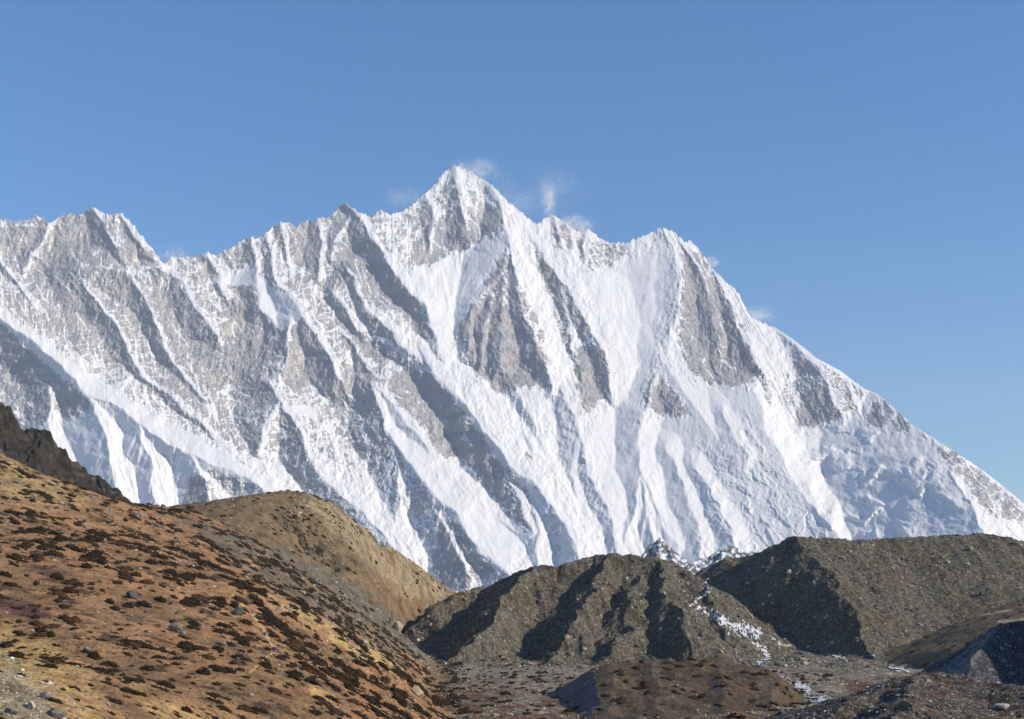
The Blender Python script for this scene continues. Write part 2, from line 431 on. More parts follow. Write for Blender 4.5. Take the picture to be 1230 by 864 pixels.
def lic(noise, vi, vj, n):
    """average a noise field along a flow field (index space): streaks that run down the fall line."""
    nr, nc = noise.shape
    I, J = np.meshgrid(np.arange(nr), np.arange(nc), indexing='ij')
    acc = noise.copy(); cnt = 1.0
    for sgn in (1, -1):
        y, x = I.astype(np.float32), J.astype(np.float32)
        for k in range(n):
            iy = np.clip(np.rint(y), 0, nr - 1).astype(np.int32); ix = np.clip(np.rint(x), 0, nc - 1).astype(np.int32)
            y = y + sgn * vi[iy, ix]; x = x + sgn * vj[iy, ix]
            w = 1 - k / n
            iy = np.clip(np.rint(y), 0, nr - 1).astype(np.int32); ix = np.clip(np.rint(x), 0, nc - 1).astype(np.int32)
            acc += w * noise[iy, ix]; cnt += w
    acc -= acc.mean()
    return acc / acc.std()

def fall_flow(P):
    Pi = np.gradient(P, axis=0); Pj = np.gradient(P, axis=1)
    E = (Pi * Pi).sum(-1); Fm = (Pi * Pj).sum(-1); G = (Pj * Pj).sum(-1)
    zi, zj = Pi[..., 2], Pj[..., 2]
    det = E * G - Fm * Fm + 1e-6
    vi = -(G * zi - Fm * zj) / det; vj = -(E * zj - Fm * zi) / det
    l = np.hypot(vi, vj) + 1e-9
    return (vi / l).astype(np.float32), (vj / l).astype(np.float32)

def grid_normal(P):
    n = np.cross(np.gradient(P, axis=1), np.gradient(P, axis=0))
    n /= np.linalg.norm(n, axis=-1, keepdims=True) + 1e-9
    return n * np.where(n[..., 1:2] > 0, -1, 1)

def crest_band(px, py, line):
    """1 on a crest line, fading over a few pixels on its sunny side and faster on the other."""
    best = np.zeros(px.shape)
    for (ax, ay), (bx, by) in zip(line[:-1], line[1:]):
        dx, dy = bx - ax, by - ay
        n2 = dx * dx + dy * dy + 1e-9
        t = np.clip(((px - ax) * dx + (py - ay) * dy) / n2, 0, 1)
        d = np.hypot(px - ax - t * dx, py - ay - t * dy)
        side = dx * (py - ay) - dy * (px - ax)
        best = np.maximum(best, np.where(side < 0, np.exp(-(d / 4.2) ** 2), np.exp(-(d / 1.2) ** 2)))
    return best

def build_mountain():
    nc, nr = 1840, 640
    px1 = np.linspace(-130, 1390, nc)
    s = np.asarray(SKY, float)
    sky1 = np.interp(px1, s[:, 0], s[:, 1])
    sky1 = fft_blur(np.tile(sky1, (2, 1)), 0, 0.8)[0]
    rough = 1.0 - 0.75 * smooth(905, 960, px1)
    sky1 = sky1 - rough * (4.2 * np.abs(perlin(px1 / 6.5, 0 * px1 + 0.3, 5)) + 3.2 * np.abs(perlin(px1 / 2.6, 0 * px1 + 9.4, 6)) - 2.6)
    v = np.linspace(0, 1, nr)[:, None]
    bottom = 722.0
    py = sky1[None, :] + v * (bottom - sky1[None, :])
    px = np.broadcast_to(px1[None, :], py.shape).copy()
    depth_below = py - sky1[None, :]
    # warp the traced lines a little so that no crest is ruler-straight
    fade = smooth(0, 25, depth_below)
    wx = px + fade * (7.0 * fbm(px / 60, py / 60, 21, 3) + 2.2 * fbm(px / 12, py / 12, 22, 3))
    wy = py + fade * (7.0 * fbm(px / 60, py / 60, 31, 3) + 2.2 * fbm(px / 12, py / 12, 32, 3))
    rel = 26 * fbm(px / 45, py / 45, 40, 3)
    crest = np.zeros(px.shape)
    for pts, sl, sr in RIDGES:
        p = np.asarray(pts, float)
        m = min(480, max(110, p[:, 2].max() / min(sl, sr) + 10))
        sel = (px1 > p[:, 0].min() - m) & (px1 < p[:, 0].max() + m)
        if not sel.any():
            continue
        k = 1.0 if p[:, 0].mean() > 915 and p[:, 1].mean() > 500 else (0.60 if p[:, 0].mean() > 640 else 0.80)
        r = seg_field(wx[:, sel], wy[:, sel], p[:, :2], p[:, 2] * k, sl * k, sr * k)
        rel[:, sel] = np.maximum(rel[:, sel], r)
        top = crest_band(wx[:, sel], wy[:, sel], p[:, :2]) * (r > rel[:, sel] - 14)
        crest[:, sel] = np.maximum(crest[:, sel], top)
    base = 7600 + (705 - py) * 6.8
    def place(relief):
        D = base - relief
        return np.stack([(px - CX) / F * D, D, (CY - py) / F * D], -1)
    rel_s = fft_blur(np.pad(rel, 40, mode='edge'), 3.0, 3.0)[40:-40, 40:-40]
    rel_c = fft_blur(np.pad(rel, 12, mode='edge'), 0.9, 0.9)[12:-12, 12:-12]
    # rock bias
    bias = -0.06 + 0.34 * smooth(540, 420, px) * smooth(640, 500, py) + 0.10 * smooth(700, 560, px) + 0.06 * fbm(px / 30, py / 30, 53, 3)
    ex = px + 5 * fbm(px / 10, py / 10, 51, 3); ey = py + 5 * fbm(px / 10, py / 10, 52, 3)
    for poly, b, soft in ROCK:
        P_ = np.asarray(poly, float)
        sel = (px1 > P_[:, 0].min() - 15) & (px1 < P_[:, 0].max() + 15)
        k = in_poly(ex[:, sel], ey[:, sel], poly, soft)
        bias[:, sel] = np.where(b > 0, np.maximum(bias[:, sel], -0.06 + k * (b + 0.06)), bias[:, sel] * (1 - k) + b * k)
    # ribs and runnels that follow the fall line
    vi, vj = fall_flow(place(rel_s))
    vi = fft_blur(vi, 5, 5).astype(np.float32); vj = fft_blur(vj, 5, 5).astype(np.float32)
    l = np.hypot(vi, vj) + 1e-6; vi /= l; vj /= l
    w1 = RNG.standard_normal(px.shape).astype(np.float32)
    a1 = lic(fft_blur(w1, 4.5, 4.5).astype(np.float32), vi, vj, 46)
    a2 = lic(fft_blur(RNG.standard_normal(px.shape), 2.0, 2.0).astype(np.float32), vi, vj, 30)
    a3 = lic(fft_blur(RNG.standard_normal(px.shape), 0.9, 0.9).astype(np.float32), vi, vj, 14)
    solid = np.maximum.reduce([in_poly(px, py, q, 8) for q in ([(550, 387), (575, 345), (612, 305), (640, 390), (660, 440), (650, 468), (600, 478), (560, 425)], [(815, 310), (845, 315), (880, 375), (905, 430), (912, 455), (860, 468), (818, 430)],
                                                                 [(690, 415), (730, 420), (735, 490), (695, 500)], [(60, 285), (185, 300), (190, 322), (40, 340)])])
    crest = crest * (1 - 0.85 * solid)
    bias = bias + 0.12 * solid
    bias = bias - 0.95 * crest * np.clip(0.75 + 0.9 * fbm(px / 12, py / 12, 54, 3), 0, 1.3)
    flute = np.maximum.reduce([in_poly(px, py, q, 10) for q in ([(765, 565), (790, 580), (815, 660), (810, 722), (740, 722)], [(120, 510), (225, 535), (240, 610), (120, 610)], [(600, 470), (640, 480), (660, 545), (620, 540)], [(470, 560), (510, 580), (545, 640), (500, 690), (470, 620)], [(500, 330), (560, 300), (575, 330), (545, 400)])])
    rocky = smooth(-0.1, 0.4, bias)
    snowy = smooth(-0.2, -0.6, bias)
    crag = ridged(wx / 16, wy / 22, 61, 5, 0.6)
    crag2 = fbm(px / 4.5, py / 4.5, 62, 4, 0.72)
    big = 0.55 * ridged((wx - 0.55 * wy) / 40, (wy + 0.5 * wx) / 95, 63, 3, 0.5) + 0.45 * ridged((wx + 0.7 * wy) / 36, (wy - 0.6 * wx) / 80, 64, 3, 0.5)
    det = ((0.9 + 3.2 * flute) * (1.2 - np.abs(a1) * 1.1) * (1 - 0.5 * snowy) + (1.0 + 2.2 * flute) * a2 * (1 - 0.6 * snowy * (1 - flute)) + 1.1 * a3 * (1 - 0.6 * snowy * (1 - flute))
           + 30 * (big - 0.55) * (1 - 0.8 * snowy)
           + (13 + 10 * rocky) * (crag - 0.5) * (1 - 0.75 * snowy) + (5.5 + 2.5 * rocky) * crag2 * (1 - 0.7 * snowy))
    # strata: gently tilted ledges across the rock
    st = py + 0.12 * px + 11 * fbm(px / 60, py / 60, 71, 4)
    ledge = np.abs(((st / 8.0) % 1.0) - 0.5) * 2
    det += 3.2 * rocky * (ledge - 0.5) * smooth(-0.2, 0.4, fbm(px / 45, py / 12, 72, 3))
    # broken serac ice on the lower right-hand slopes
    ser = in_poly(px, py, [(840, 540), (900, 500), (1000, 620), (1010, 700), (830, 700)], 25)
    qx = px + 13 * fbm(px / 30, py / 30, 83, 4); qy = py + 13 * fbm(px / 30, py / 30, 84, 4)
    ra, rb = qx * 0.8 - qy * 0.6, qx * 0.6 + qy * 0.8
    det += ser * (15 * smooth(-0.25, 0.4, fbm(rb / 46, ra / 22, 81, 5, 0.55)) + 6 * fbm(rb / 9, ra / 7, 82, 4, 0.6))
    bowl = in_poly(px, py, [(935, 520), (1040, 515), (1110, 530), (1175, 650), (1000, 650)], 12)
    det = det * (1 - 0.85 * bowl)
    step_y = 548 - 8 * smooth(1000, 1100, px) + 3 * fbm(px / 14, 0 * px, 91, 3)
    det += bowl * 26 * smooth(4, -3, step_y - py) * smooth(940, 960, px) * smooth(1118, 1090, px)
    det += bowl * (46 * smooth(-0.1, 0.5, fbm(qx / 62, qy / 40, 92, 3)) + 7 * (ridged(qx / 34, qy / 13, 93, 3, 0.5) - 0.5))
    relief = rel_c + det * smooth(0, 6, depth_below + 2)
    P = place(relief)
    nrm = grid_normal(P)
    steep = 1 - nrm[..., 2]
    nrm_s = grid_normal(place(rel_s + 0.6 * det))
    steep_s = 1 - nrm_s[..., 2]
    nx_m = grid_normal(place(rel_s + 0.35 * det))[..., 0]
    # snow sticks to ledges and gentle ground; rock shows on walls
    speck = fbm(px / 2.2, py / 2.2, 101, 3, 0.7)
    patchy = fbm(px / 9, py / 9, 102, 4, 0.6)
    rk = (bias * 1.3 - 0.50 * (nx_m - 0.10) * smooth(-0.75, -0.25, bias) + 0.60 * (steep - 0.50) + 0.5 * (steep_s - 0.5) + 0.05 * a2 + 0.05 * a3 + 0.36 * speck + 0.38 * patchy
          - 0.05 * (ledge - 0.5) * rocky * 2)
    # thin snow-filled cracks and ledges across the walls
    v1 = 1 - np.abs(perlin((wx - 0.5 * wy) / 15, (wy + 0.5 * wx) / 55, 131)) * 2.2
    v2 = 1 - np.abs(perlin(px / 60 + 0.02 * py, st / 8, 132)) * 2.2
    v3 = 1 - np.abs(perlin((wx + 0.6 * wy) / 12, (wy - 0.6 * wx) / 40, 133)) * 2.2
    veins = np.maximum.reduce([smooth(0.72, 0.96, v1), 0.8 * smooth(0.74, 0.97, v2), 0.7 * smooth(0.76, 0.97, v3)])
    rk = rk + 0.16 * smooth(-0.1, 0.3, bias) - 0.62 * veins * (0.6 + 0.8 * np.clip(0.5 + patchy, 0, 1)) * smooth(-0.3, 0.2, bias)
    rock = smooth(-0.10, 0.58, rk)
    # rock colour: grey gneiss with warm bands
    band = fbm(st / 11.0, px / 260.0, 111, 4, 0.6)
    warm = np.clip(0.5 + 0.9 * fbm(px / 55, st / 20, 112, 4), 0, 1)
    c1 = np.array([0.255, 0.253, 0.262]); c2 = np.array([0.355, 0.328, 0.30]); c3 = np.array([0.188, 0.19, 0.204])
    colr = c1 + (c2 - c1) * warm[..., None]
    colr = colr + (c3 - colr) * smooth(0.0, 0.5, band)[..., None] * 0.8
    line = 1 - np.abs(perlin(px / 170, st / 6.5, 113)) * 2.0
    colr = colr + np.array([0.12, 0.09, 0.05]) * (smooth(0.72, 0.95, line) * smooth(480, 380, px))[..., None]
    # the back of the range, so that it is a mountain and not a screen
    nb = 14
    back = []
    for k in range(1, nb + 1):
        t = k / nb
        q = P[0].copy()
        q[:, 1] += 3200 * t
        q[:, 2] = q[:, 2] * (1 - t) - 50 * t
        q[:, 2] += 60 * fbm(px1 / 40, 0 * px1 + t * 6, 121, 3) * t
        q[:, 0] *= 1 + 0.25 * t
        back.append(q)
    PB = np.concatenate([np.stack(back[::-1]), P], 0)
    rk_all = np.concatenate([np.tile(rock[0] * 0.3, (nb, 1)), rock], 0)
    col_all = np.concatenate([np.tile(colr[0], (nb, 1, 1)), colr], 0)
    f = grid_faces(*PB.shape[:2])[:, ::-1]
    me = mesh_np('mountain', PB.reshape(-1, 3), f, True, col_all.reshape(-1, 3), {'rock': rk_all})
    m, nt, b = new_mat('snow_and_rock')
    at = N(nt, 'ShaderNodeAttribute', attribute_name='Col'); rkn = N(nt, 'ShaderNodeAttribute', attribute_name='rock')
    n1 = noise_node(nt, 0.05, 6, 0.8)
    r1 = ramp(nt, n1.outputs[0], [(0.3, (0.6, 0.6, 0.6)), (0.7, (1.4, 1.4, 1.4))])
    rc = mul_color(nt, at.outputs['Color'], r1.outputs[0])
    ad = N(nt, 'ShaderNodeMath', operation='MULTIPLY_ADD'); ad.inputs[1].default_value = 1.5; ad.inputs[2].default_value = -0.75
    nt.links.new(n1.outputs[0], ad.inputs[0])
    sm = N(nt, 'ShaderNodeMath', operation='ADD'); nt.links.new(ad.outputs[0], sm.inputs[0]); nt.links.new(rkn.outputs['Fac'], sm.inputs[1])
    mr = N(nt, 'ShaderNodeMapRange'); mr.interpolation_type = 'SMOOTHSTEP'
    mr.inputs['From Min'].default_value = 0.20; mr.inputs['From Max'].default_value = 0.85; mr.inputs['To Max'].default_value = 0.88
    nt.links.new(sm.outputs[0], mr.inputs['Value'])
    mx = N(nt, 'ShaderNodeMix'); mx.data_type = 'RGBA'
    mx.inputs[6].default_value = (0.73, 0.715, 0.70, 1)
    nt.links.new(mr.outputs[0], mx.inputs[0]); nt.links.new(rc, mx.inputs[7])
    nt.links.new(mx.outputs[2], b.inputs['Base Color'])
    b.inputs['Roughness'].default_value = 0.8
    n2 = noise_node(nt, 0.06, 6, 0.72)
    bp = N(nt, 'ShaderNodeBump'); bp.inputs['Strength'].default_value = 0.32; bp.inputs['Distance'].default_value = 14.0
    nt.links.new(n2.outputs[0], bp.inputs['Height']); nt.links.new(bp.outputs[0], b.inputs['Normal'])
    o = link('mountain', me, m)
    tag(o, 'huge snow covered rock mountain with sharp fluted spurs and a pointed summit', 'mountain', kind='structure')
    return o
build_mountain()
#@@END_MOUNTAIN

#@@FOREGROUND
# ------------------------------------------------------------------ heights of the near ground
_GYK = np.array([-400, 0, 12, 60, 200, 350, 500, 650, 950, 1300, 1800, 3000, 7000, 20000], float)
_GZK = np.array([-1.7, -1.7, -3.0, -9.5, -27, -43, -43, -40.5, -34, -20, -2, 30, 120, 60], float)

def ground_z(x, y):
    r = np.where(y > 0, np.hypot(x * 0.35, y), -np.hypot(x * .35, y))
    z = np.interp(r, _GYK, _GZK)
    k = smooth(60, 400, np.abs(y))
    return z + k * (2.4 * fbm(x / 60, y / 70, 201, 4) + 2.6 * (ridged(x / 34, y / 46, 203, 4, 0.55) - 0.5) * smooth(560, 700, r) + 0.7 * fbm(x / 9, y / 9, 202, 4, 0.6))

class TPS:
    def __init__(self, pts, scale=100.0):
        """pts: (px, py, Y) photo points with their distance, or ('w', x, y, z)."""
        W = np.array([p[1:] if p[0] == 'w' else pix(*p) for p in pts], float)
        self.s = scale
        q = W[:, :2] / scale
        n = len(q)
        K = self.k(np.hypot(q[:, None, 0] - q[None, :, 0], q[:, None, 1] - q[None, :, 1])) + np.eye(n) * 1e-3
        A = np.zeros((n + 3, n + 3)); A[:n, :n] = K
        A[:n, n] = 1; A[:n, n + 1:] = q; A[n, :n] = 1; A[n + 1:, :n] = q.T
        self.c = np.linalg.solve(A, np.r_[W[:, 2], 0, 0, 0]); self.q = q
    @staticmethod
    def k(r):
        return np.where(r > 1e-9, r * r * np.log(r + 1e-12), 0)
    def __call__(self, x, y):
        x = x / self.s; y = y / self.s
        z = self.c[-3] + self.c[-2] * x + self.c[-1] * y
        for i in range(len(self.q)):
            z = z + self.c[i] * self.k(np.hypot(x - self.q[i, 0], y - self.q[i, 1]))
        return z

HILL_A = TPS([(0, 864, 170), (100, 864, 185), (250, 864, 232), (400, 864, 312), (490, 866, 400), (475, 800, 560), (440, 776, 600), (400, 736, 680),
              (265, 761, 394), (330, 780, 390), (100, 760, 330), (0, 780, 290), (0, 700, 400), (150, 700, 440), (300, 700, 540),
              (0, 620, 560), (130, 640, 620), (230, 640, 690), (0, 545, 720), (60, 577, 745), (130, 603, 780), (180, 608, 800), (225, 612, 810), (320, 668, 745),
              ('w', -300, 950, 60), ('w', -200, 930, 40), ('w', -420, 900, 120), ('w', -420, 600, 110), ('w', -300, 400, 50), ('w', -200, 200, 10), ('w', -90, 60, -6), ('w', -120, 100, -6),
              ('w', -20, 450, -46), ('w', -30, 560, -44), ('w', -48, 640, -36), ('w', -65, 720, -26), ('w', -100, 800, 0), ('w', -20, 300, -44), ('w', -30, 200, -34)])
HILL_B = TPS([(270, 601, 925), (320, 594, 965), (355, 594, 985), (320, 614, 915), (360, 612, 955), (300, 624, 875), (300, 596, 950), (340, 593, 980), (370, 597, 990), (250, 606, 900), (200, 620, 860), (410, 613, 1030), (430, 631, 1056), (450, 646, 1080), (475, 664, 1110), (500, 681, 1140), (522, 695, 1166), (545, 710, 1190), (590, 742, 1230),
              (340, 640, 880), (400, 690, 905), (450, 722, 955), (480, 762, 1060), (300, 640, 840), (420, 640, 1000), (490, 715, 1100), (440, 690, 985), (420, 735, 860), (455, 775, 960),
              ('w', -225, 1050, 82), ('w', -195, 1060, 86), ('w', -165, 1070, 80), ('w', -255, 990, 76), ('w', -130, 1110, 62), ('w', -100, 1330, 0), ('w', -200, 1250, 30), ('w', 20, 1380, -40), ('w', 0, 1150, -38), ('w', -60, 900, -32), ('w', -330, 1000, 70), ('w', -160, 760, 20), ('w', -100, 780, -6), ('w', -240, 800, 55)])

def cut(x, y, z, line, sign, slope):
    """bevel a mound away beyond a line at a given slope."""
    w = np.array([pix(*p) for p in line])
    dm = np.full(x.shape, 1e9); zl = np.zeros(x.shape); sd = np.zeros(x.shape)
    for a, b in zip(w[:-1], w[1:]):
        dx, dy = b[0] - a[0], b[1] - a[1]
        t = np.clip(((x - a[0]) * dx + (y - a[1]) * dy) / (dx * dx + dy * dy), 0, 1)
        d = np.hypot(x - a[0] - t * dx, y - a[1] - t * dy)
        m_ = d < dm
        dm = np.where(m_, d, dm); zl = np.where(m_, a[2] + t * (b[2] - a[2]), zl); sd = np.where(m_, dx * (y - a[1]) - dy * (x - a[0]), sd)
    return np.where(sd * sign > 0, np.minimum(z, zl + 1.0 - slope * dm), z)
def blocks(x, y, parts):
    z = np.full(np.shape(x), -1e9)
    for ridges, line, slope in parts:
        b = cones(x, y, ridges)
        if line is not None:
            b = cut(x, y, b, line, -1, slope)
        z = np.maximum(z, b)
    return z

def cones(x, y, ridges):
    z = np.full(np.shape(x), -1e9)
    for pts, sl, sr in ridges:
        w = np.array([pix(*p) for p in pts])
        z = np.maximum(z, seg_field(x, y, w[:, :2], w[:, 2], sr, sl))
    return z

S_A1 = [(583, 705, 1130), (551, 712, 1100), (522, 729, 1070), (496, 752, 1050)]
S_A2 = [(643, 678, 1080), (611, 708, 1015), (592, 738, 970), (573, 764, 935), (552, 785, 910), (527, 803, 890)]
S_A3 = [(734, 666, 1090), (722, 690, 1040), (712, 708, 1005), (697, 724, 975), (688, 748, 942), (668, 775, 910), (640, 804, 878)]
S_A4 = [(762, 690, 1050), (758, 722, 985), (752, 752, 945), (738, 786, 900)]
S_A5 = [(791, 671, 1090), (796, 695, 1035), (801, 715, 985), (812, 735, 945), (825, 760, 915), (838, 787, 890)]
S_A6 = [(835, 690, 1110), (850, 720, 1020), (868, 752, 960), (882, 778, 930)]
MOR_A = [   # blocks of ridges; each is bevelled away on the left of its own front spur
    ([([(791, 671, 1090), (810, 673, 1100), (835, 690, 1110), (846, 706, 1110)], 0.62, 0.72), (S_A5, 0.62, 0.9), (S_A6, 0.66, 0.7)], [(786, 662, 1180)] + S_A5, 0.80),
    ([([(734, 666, 1090), (738, 665, 1090), (759, 667, 1090), (791, 671, 1090)], 0.62, 0.74), (S_A3, 0.8, 0.9), (S_A4, 0.7, 0.7)], [(742, 655, 1200)] + S_A3, 0.86),
    ([([(643, 678, 1080), (667, 680, 1085), (692, 674, 1090), (717, 667, 1090), (740, 665, 1090)], 0.62, 0.80), (S_A2, 1.15, 0.9)], [(668, 672, 1200)] + S_A2, 0.88),
    ([([(455, 786, 1060), (470, 772, 1080), (488, 750, 1100), (516, 733, 1110), (551, 712, 1120), (583, 705, 1130)], 0.62, 0.7),
      ([(583, 705, 1130), (608, 692, 1110), (643, 678, 1080)], 0.62, 0.75), (S_A1, 0.55, 0.85)], None, 0),
]
S_B1 = [(955, 644, 1170), (969, 666, 1140), (993, 683, 1105), (1008, 701, 1075), (1022, 729, 1035), (1033, 761, 990), (1047, 791, 945)]
MOR_B = [
    ([([(955, 644, 1170), (997, 646, 1180), (1018, 648, 1190), (1046, 648, 1200), (1081, 646, 1210), (1134, 643, 1220), (1180, 640, 1230), (1205, 644, 1230), (1240, 653, 1240), (1330, 662, 1260), (1420, 670, 1290)], 0.62, 0.60),
      ([(909, 666, 1330), (941, 648, 1240), (955, 644, 1172)], 0.62, 0.9), (S_B1, 0.60, 0.9)], [(890, 650, 1420), (909, 666, 1330), (941, 648, 1240)] + S_B1, 0.92),
    ([([(840, 707, 1320), (849, 680, 1340), (872, 669, 1350), (905, 667, 1340)], 0.62, 0.70), ([(872, 669, 1345), (884, 690, 1270), (899, 712, 1190), (914, 738, 1120), (926, 765, 1060)], 0.5, 0.55)], None, 0),
]
MOUND_A = [   # dark stony cone at the right edge
    ([(1100, 832, 470), (1130, 808, 490), (1160, 781, 505), (1195, 752, 520), (1230, 745, 520), (1290, 744, 525), (1350, 744, 530)], 0.7, 0.7),
    ([(1385, 700, 505), (1445, 592, 488), (1620, 500, 470)], 0.95, 0.95),  # unseen taller ridge out of frame, added to cast shadow over the cone
    ([(1195, 752, 520), (1181, 772, 495), (1167, 800, 470), (1156, 822, 450)], 0.75, 0.85),
]
MOUND_B = [   # bouldery foreground mound
    ([(930, 885, 265), (980, 866, 280), (1015, 845, 295), (1050, 830, 302), (1080, 815, 310), (1100, 808, 315), (1150, 808, 315), (1180, 815, 310), (1230, 825, 300), (1320, 830, 300)], 0.34, 0.34),
    ([(1100, 808, 315), (1095, 835, 285), (1085, 862, 260)], 0.3, 0.42),
]
MOUND_C = [   # brown mound in the middle of the valley
    ([(730, 798, 632), (760, 793, 645), (860, 791, 650), (900, 800, 640), (930, 817, 620), (938, 829, 605)], 0.45, 0.2),
    ([(860, 791, 650), (872, 822, 590), (865, 852, 540)], 0.25, 0.2),
    ([(780, 795, 640), (790, 830, 570), (795, 862, 520)], 0.2, 0.2),
    ([(735, 798, 632), (738, 826, 575), (730, 856, 530)], 0.2, 0.2),
]
CUT_L = [(752, 772, 720), (722, 801, 628), (727, 826, 575), (716, 857, 528), (712, 880, 500)]
CUT_R = [(905, 780, 760), (934, 817, 622), (938, 830, 600), (908, 850, 545), (870, 872, 500)]
TERR = np.array([pix(*p) for p in [(1130, 746, 900), (1230, 741, 860), (1190, 716, 980), (1150, 766, 820), (1230, 770, 750), (1230, 700, 1030), (1100, 790, 800), (1330, 705, 1000)]])
TERR_C = np.linalg.lstsq(np.c_[TERR[:, :2], np.ones(len(TERR))], TERR[:, 2], rcond=None)[0]
TERR_P = [pix(*p)[:2] for p in [(1085, 780, 800), (1110, 740, 960), (1170, 706, 1040), (1250, 690, 1090), (1420, 690, 1100), (1420, 780, 700), (1230, 790, 700), (1130, 806, 740)]]
ROCKRIDGE = [
    ([(-200, 380, 1150), (-100, 420, 1220), (-40, 455, 1260), (0, 479, 1290), (10, 495, 1300), (22, 515, 1305), (40, 518, 1300), (50, 517, 1305), (60, 530, 1310), (75, 545, 1320), (85, 560, 1330),
      (105, 571, 1340), (122, 571, 1345), (130, 590, 1350), (133, 606, 1355), (140, 640, 1360)], 1.3, 1.3),
    ([(50, 517, 1305), (40, 545, 1260), (25, 575, 1210)], 1.1, 1.4),
    ([(85, 560, 1330), (80, 590, 1280), (72, 615, 1240)], 1.0, 1.5),
    ([(122, 571, 1345), (118, 600, 1300), (112, 625, 1270)], 1.1, 1.4),
]
PEAK_A = [([(740, 690, 2900), (770, 669, 2950), (781, 656, 2980), (793, 647, 3000), (804, 656, 3000), (818, 671, 3000), (840, 690, 3000)], 1.0, 1.0),
          ([(793, 647, 3000), (790, 665, 2920), (780, 690, 2800)], 0.9, 1.1), ([(793, 647, 3000), (806, 668, 2930), (815, 690, 2850)], 0.9, 1.1)]
PEAK_B = [([(805, 700, 2600), (828, 681, 2650), (850, 667, 2700), (868, 660, 2720), (880, 656, 2730), (895, 660, 2740), (910, 664, 2750), (950, 680, 2750)], 0.8, 0.8),
          ([(868, 660, 2720), (860, 675, 2640), (845, 695, 2520)], 0.7, 0.9), ([(895, 660, 2740), (890, 680, 2640)], 0.7, 0.9)]

def smax(a, b, k):
    return np.maximum(a, b) + np.maximum(k - np.abs(a - b), 0) ** 2 / (4 * k)

def gully(x, y, z, amp, seed):
    return z + amp * (ridged(x / 26, y / 60, seed, 4, 0.55) - 0.55) * 1.6 + 0.22 * amp * fbm(x / 7, y / 9, seed + 9, 4, 0.6)

def warp(x, y, s, a, seed):
    return x + a * fbm(x / s, y / s, seed, 3), y + a * fbm(x / s, y / s, seed + 50, 3)

def h_hill_a(x, y):
    return smax(HILL_A(x, y) + 1.5 * fbm(x / 38, y / 45, 301, 4) + 0.5 * fbm(x / 7, y / 7, 302, 4, 0.6) + 0.16 * fbm(x / 1.7, y / 2.2, 303, 3, 0.6), ground_z(x, y), 4)
def h_hill_b(x, y):
    return smax(HILL_B(x, y) + 1.4 * fbm(x / 50, y / 60, 311, 4) + 1.5 * fbm(x / 11, y / 14, 312, 5, 0.6), ground_z(x, y), 6)
def h_mor_a(x, y):
    wx, wy = warp(x, y, 48, 11, 321); wx, wy = warp(wx, wy, 11, 2.0, 323)
    return smax(gully(x, y, blocks(wx, wy, MOR_A), 2.6, 325), ground_z(x, y), 7)
def h_mor_b(x, y):
    wx, wy = warp(x, y, 50, 6, 331); wx, wy = warp(wx, wy, 14, 3.4, 333)
    return smax(gully(x, y, blocks(wx, wy, MOR_B), 1.2, 335), ground_z(x, y), 7)
def h_mound_a(x, y):
    wx, wy = warp(x, y, 18, 2.2, 341)
    return gully(x, y, cones(wx, wy, MOUND_A), 1.5, 345)
def h_mound_b(x, y):
    wx, wy = warp(x, y, 14, 3.0, 351)
    return gully(x, y, cones(wx, wy, MOUND_B), 1.0, 355)
def h_mound_c(x, y):
    wx, wy = warp(x, y, 26, 3.0, 361)
    z = cones(wx, wy, MOUND_C)
    z = cut(wx, wy, z, CUT_L, -1, 0.72); z = cut(wx, wy, z, CUT_R, 1, 0.9)
    return smax(gully(x, y, z, 1.0, 365), ground_z(x, y), 1.5)
def h_terrace(x, y):
    return TERR_C[0] * x + TERR_C[1] * y + TERR_C[2] - 42 * (1 - in_poly(x, y, TERR_P, 90)) + 1.6 * fbm(x / 30, y / 40, 371, 4) - 11 * np.exp(-(((x - 275) / 13) ** 2 + ((y - 850) / 36) ** 2))
def h_rockridge(x, y):
    wx, wy = warp(x, y, 40, 12, 381); wx, wy = warp(wx, wy, 10, 4, 383)
    return cones(wx, wy, ROCKRIDGE) + 9 * (ridged(x / 22, y / 22, 385, 5, 0.6) - 0.5)
def h_peak_a(x, y):
    wx, wy = warp(x, y, 60, 14, 391)
    return cones(wx, wy, PEAK_A) + 10 * (ridged(x / 40, y / 40, 393, 5, 0.6) - 0.5)
def h_peak_b(x, y):
    wx, wy = warp(x, y, 60, 14, 395)
    return cones(wx, wy, PEAK_B) + 8 * (ridged(x / 40, y / 40, 397, 5, 0.6) - 0.5)

NEAR = [h_hill_a, h_hill_b, h_mor_a, h_mor_b, h_mound_a, h_mound_b, h_mound_c, h_terrace]
PATCH = {   # u0, u1 (pixel columns), near and far distance of each landform
    'hill_a': (-150, 560, 120, 960), 'hill_b': (100, 640, 740, 1400), 'mor_a': (400, 960, 820, 1300), 'mor_b': (800, 1400, 850, 1500),
    'mound_a': (1010, 1680, 380, 660), 'mound_b': (880, 1330, 210, 420), 'mound_c': (540, 1000, 440, 820), 'terrace': (1030, 1400, 640, 1140),
    'rockridge': (-200, 190, 1080, 1500), 'peak_a': (720, 860, 2600, 3300), 'peak_b': (780, 980, 2400, 3000)}

def lerp(a, b, t):
    return a + (np.asarray(b) - a) * t[..., None]

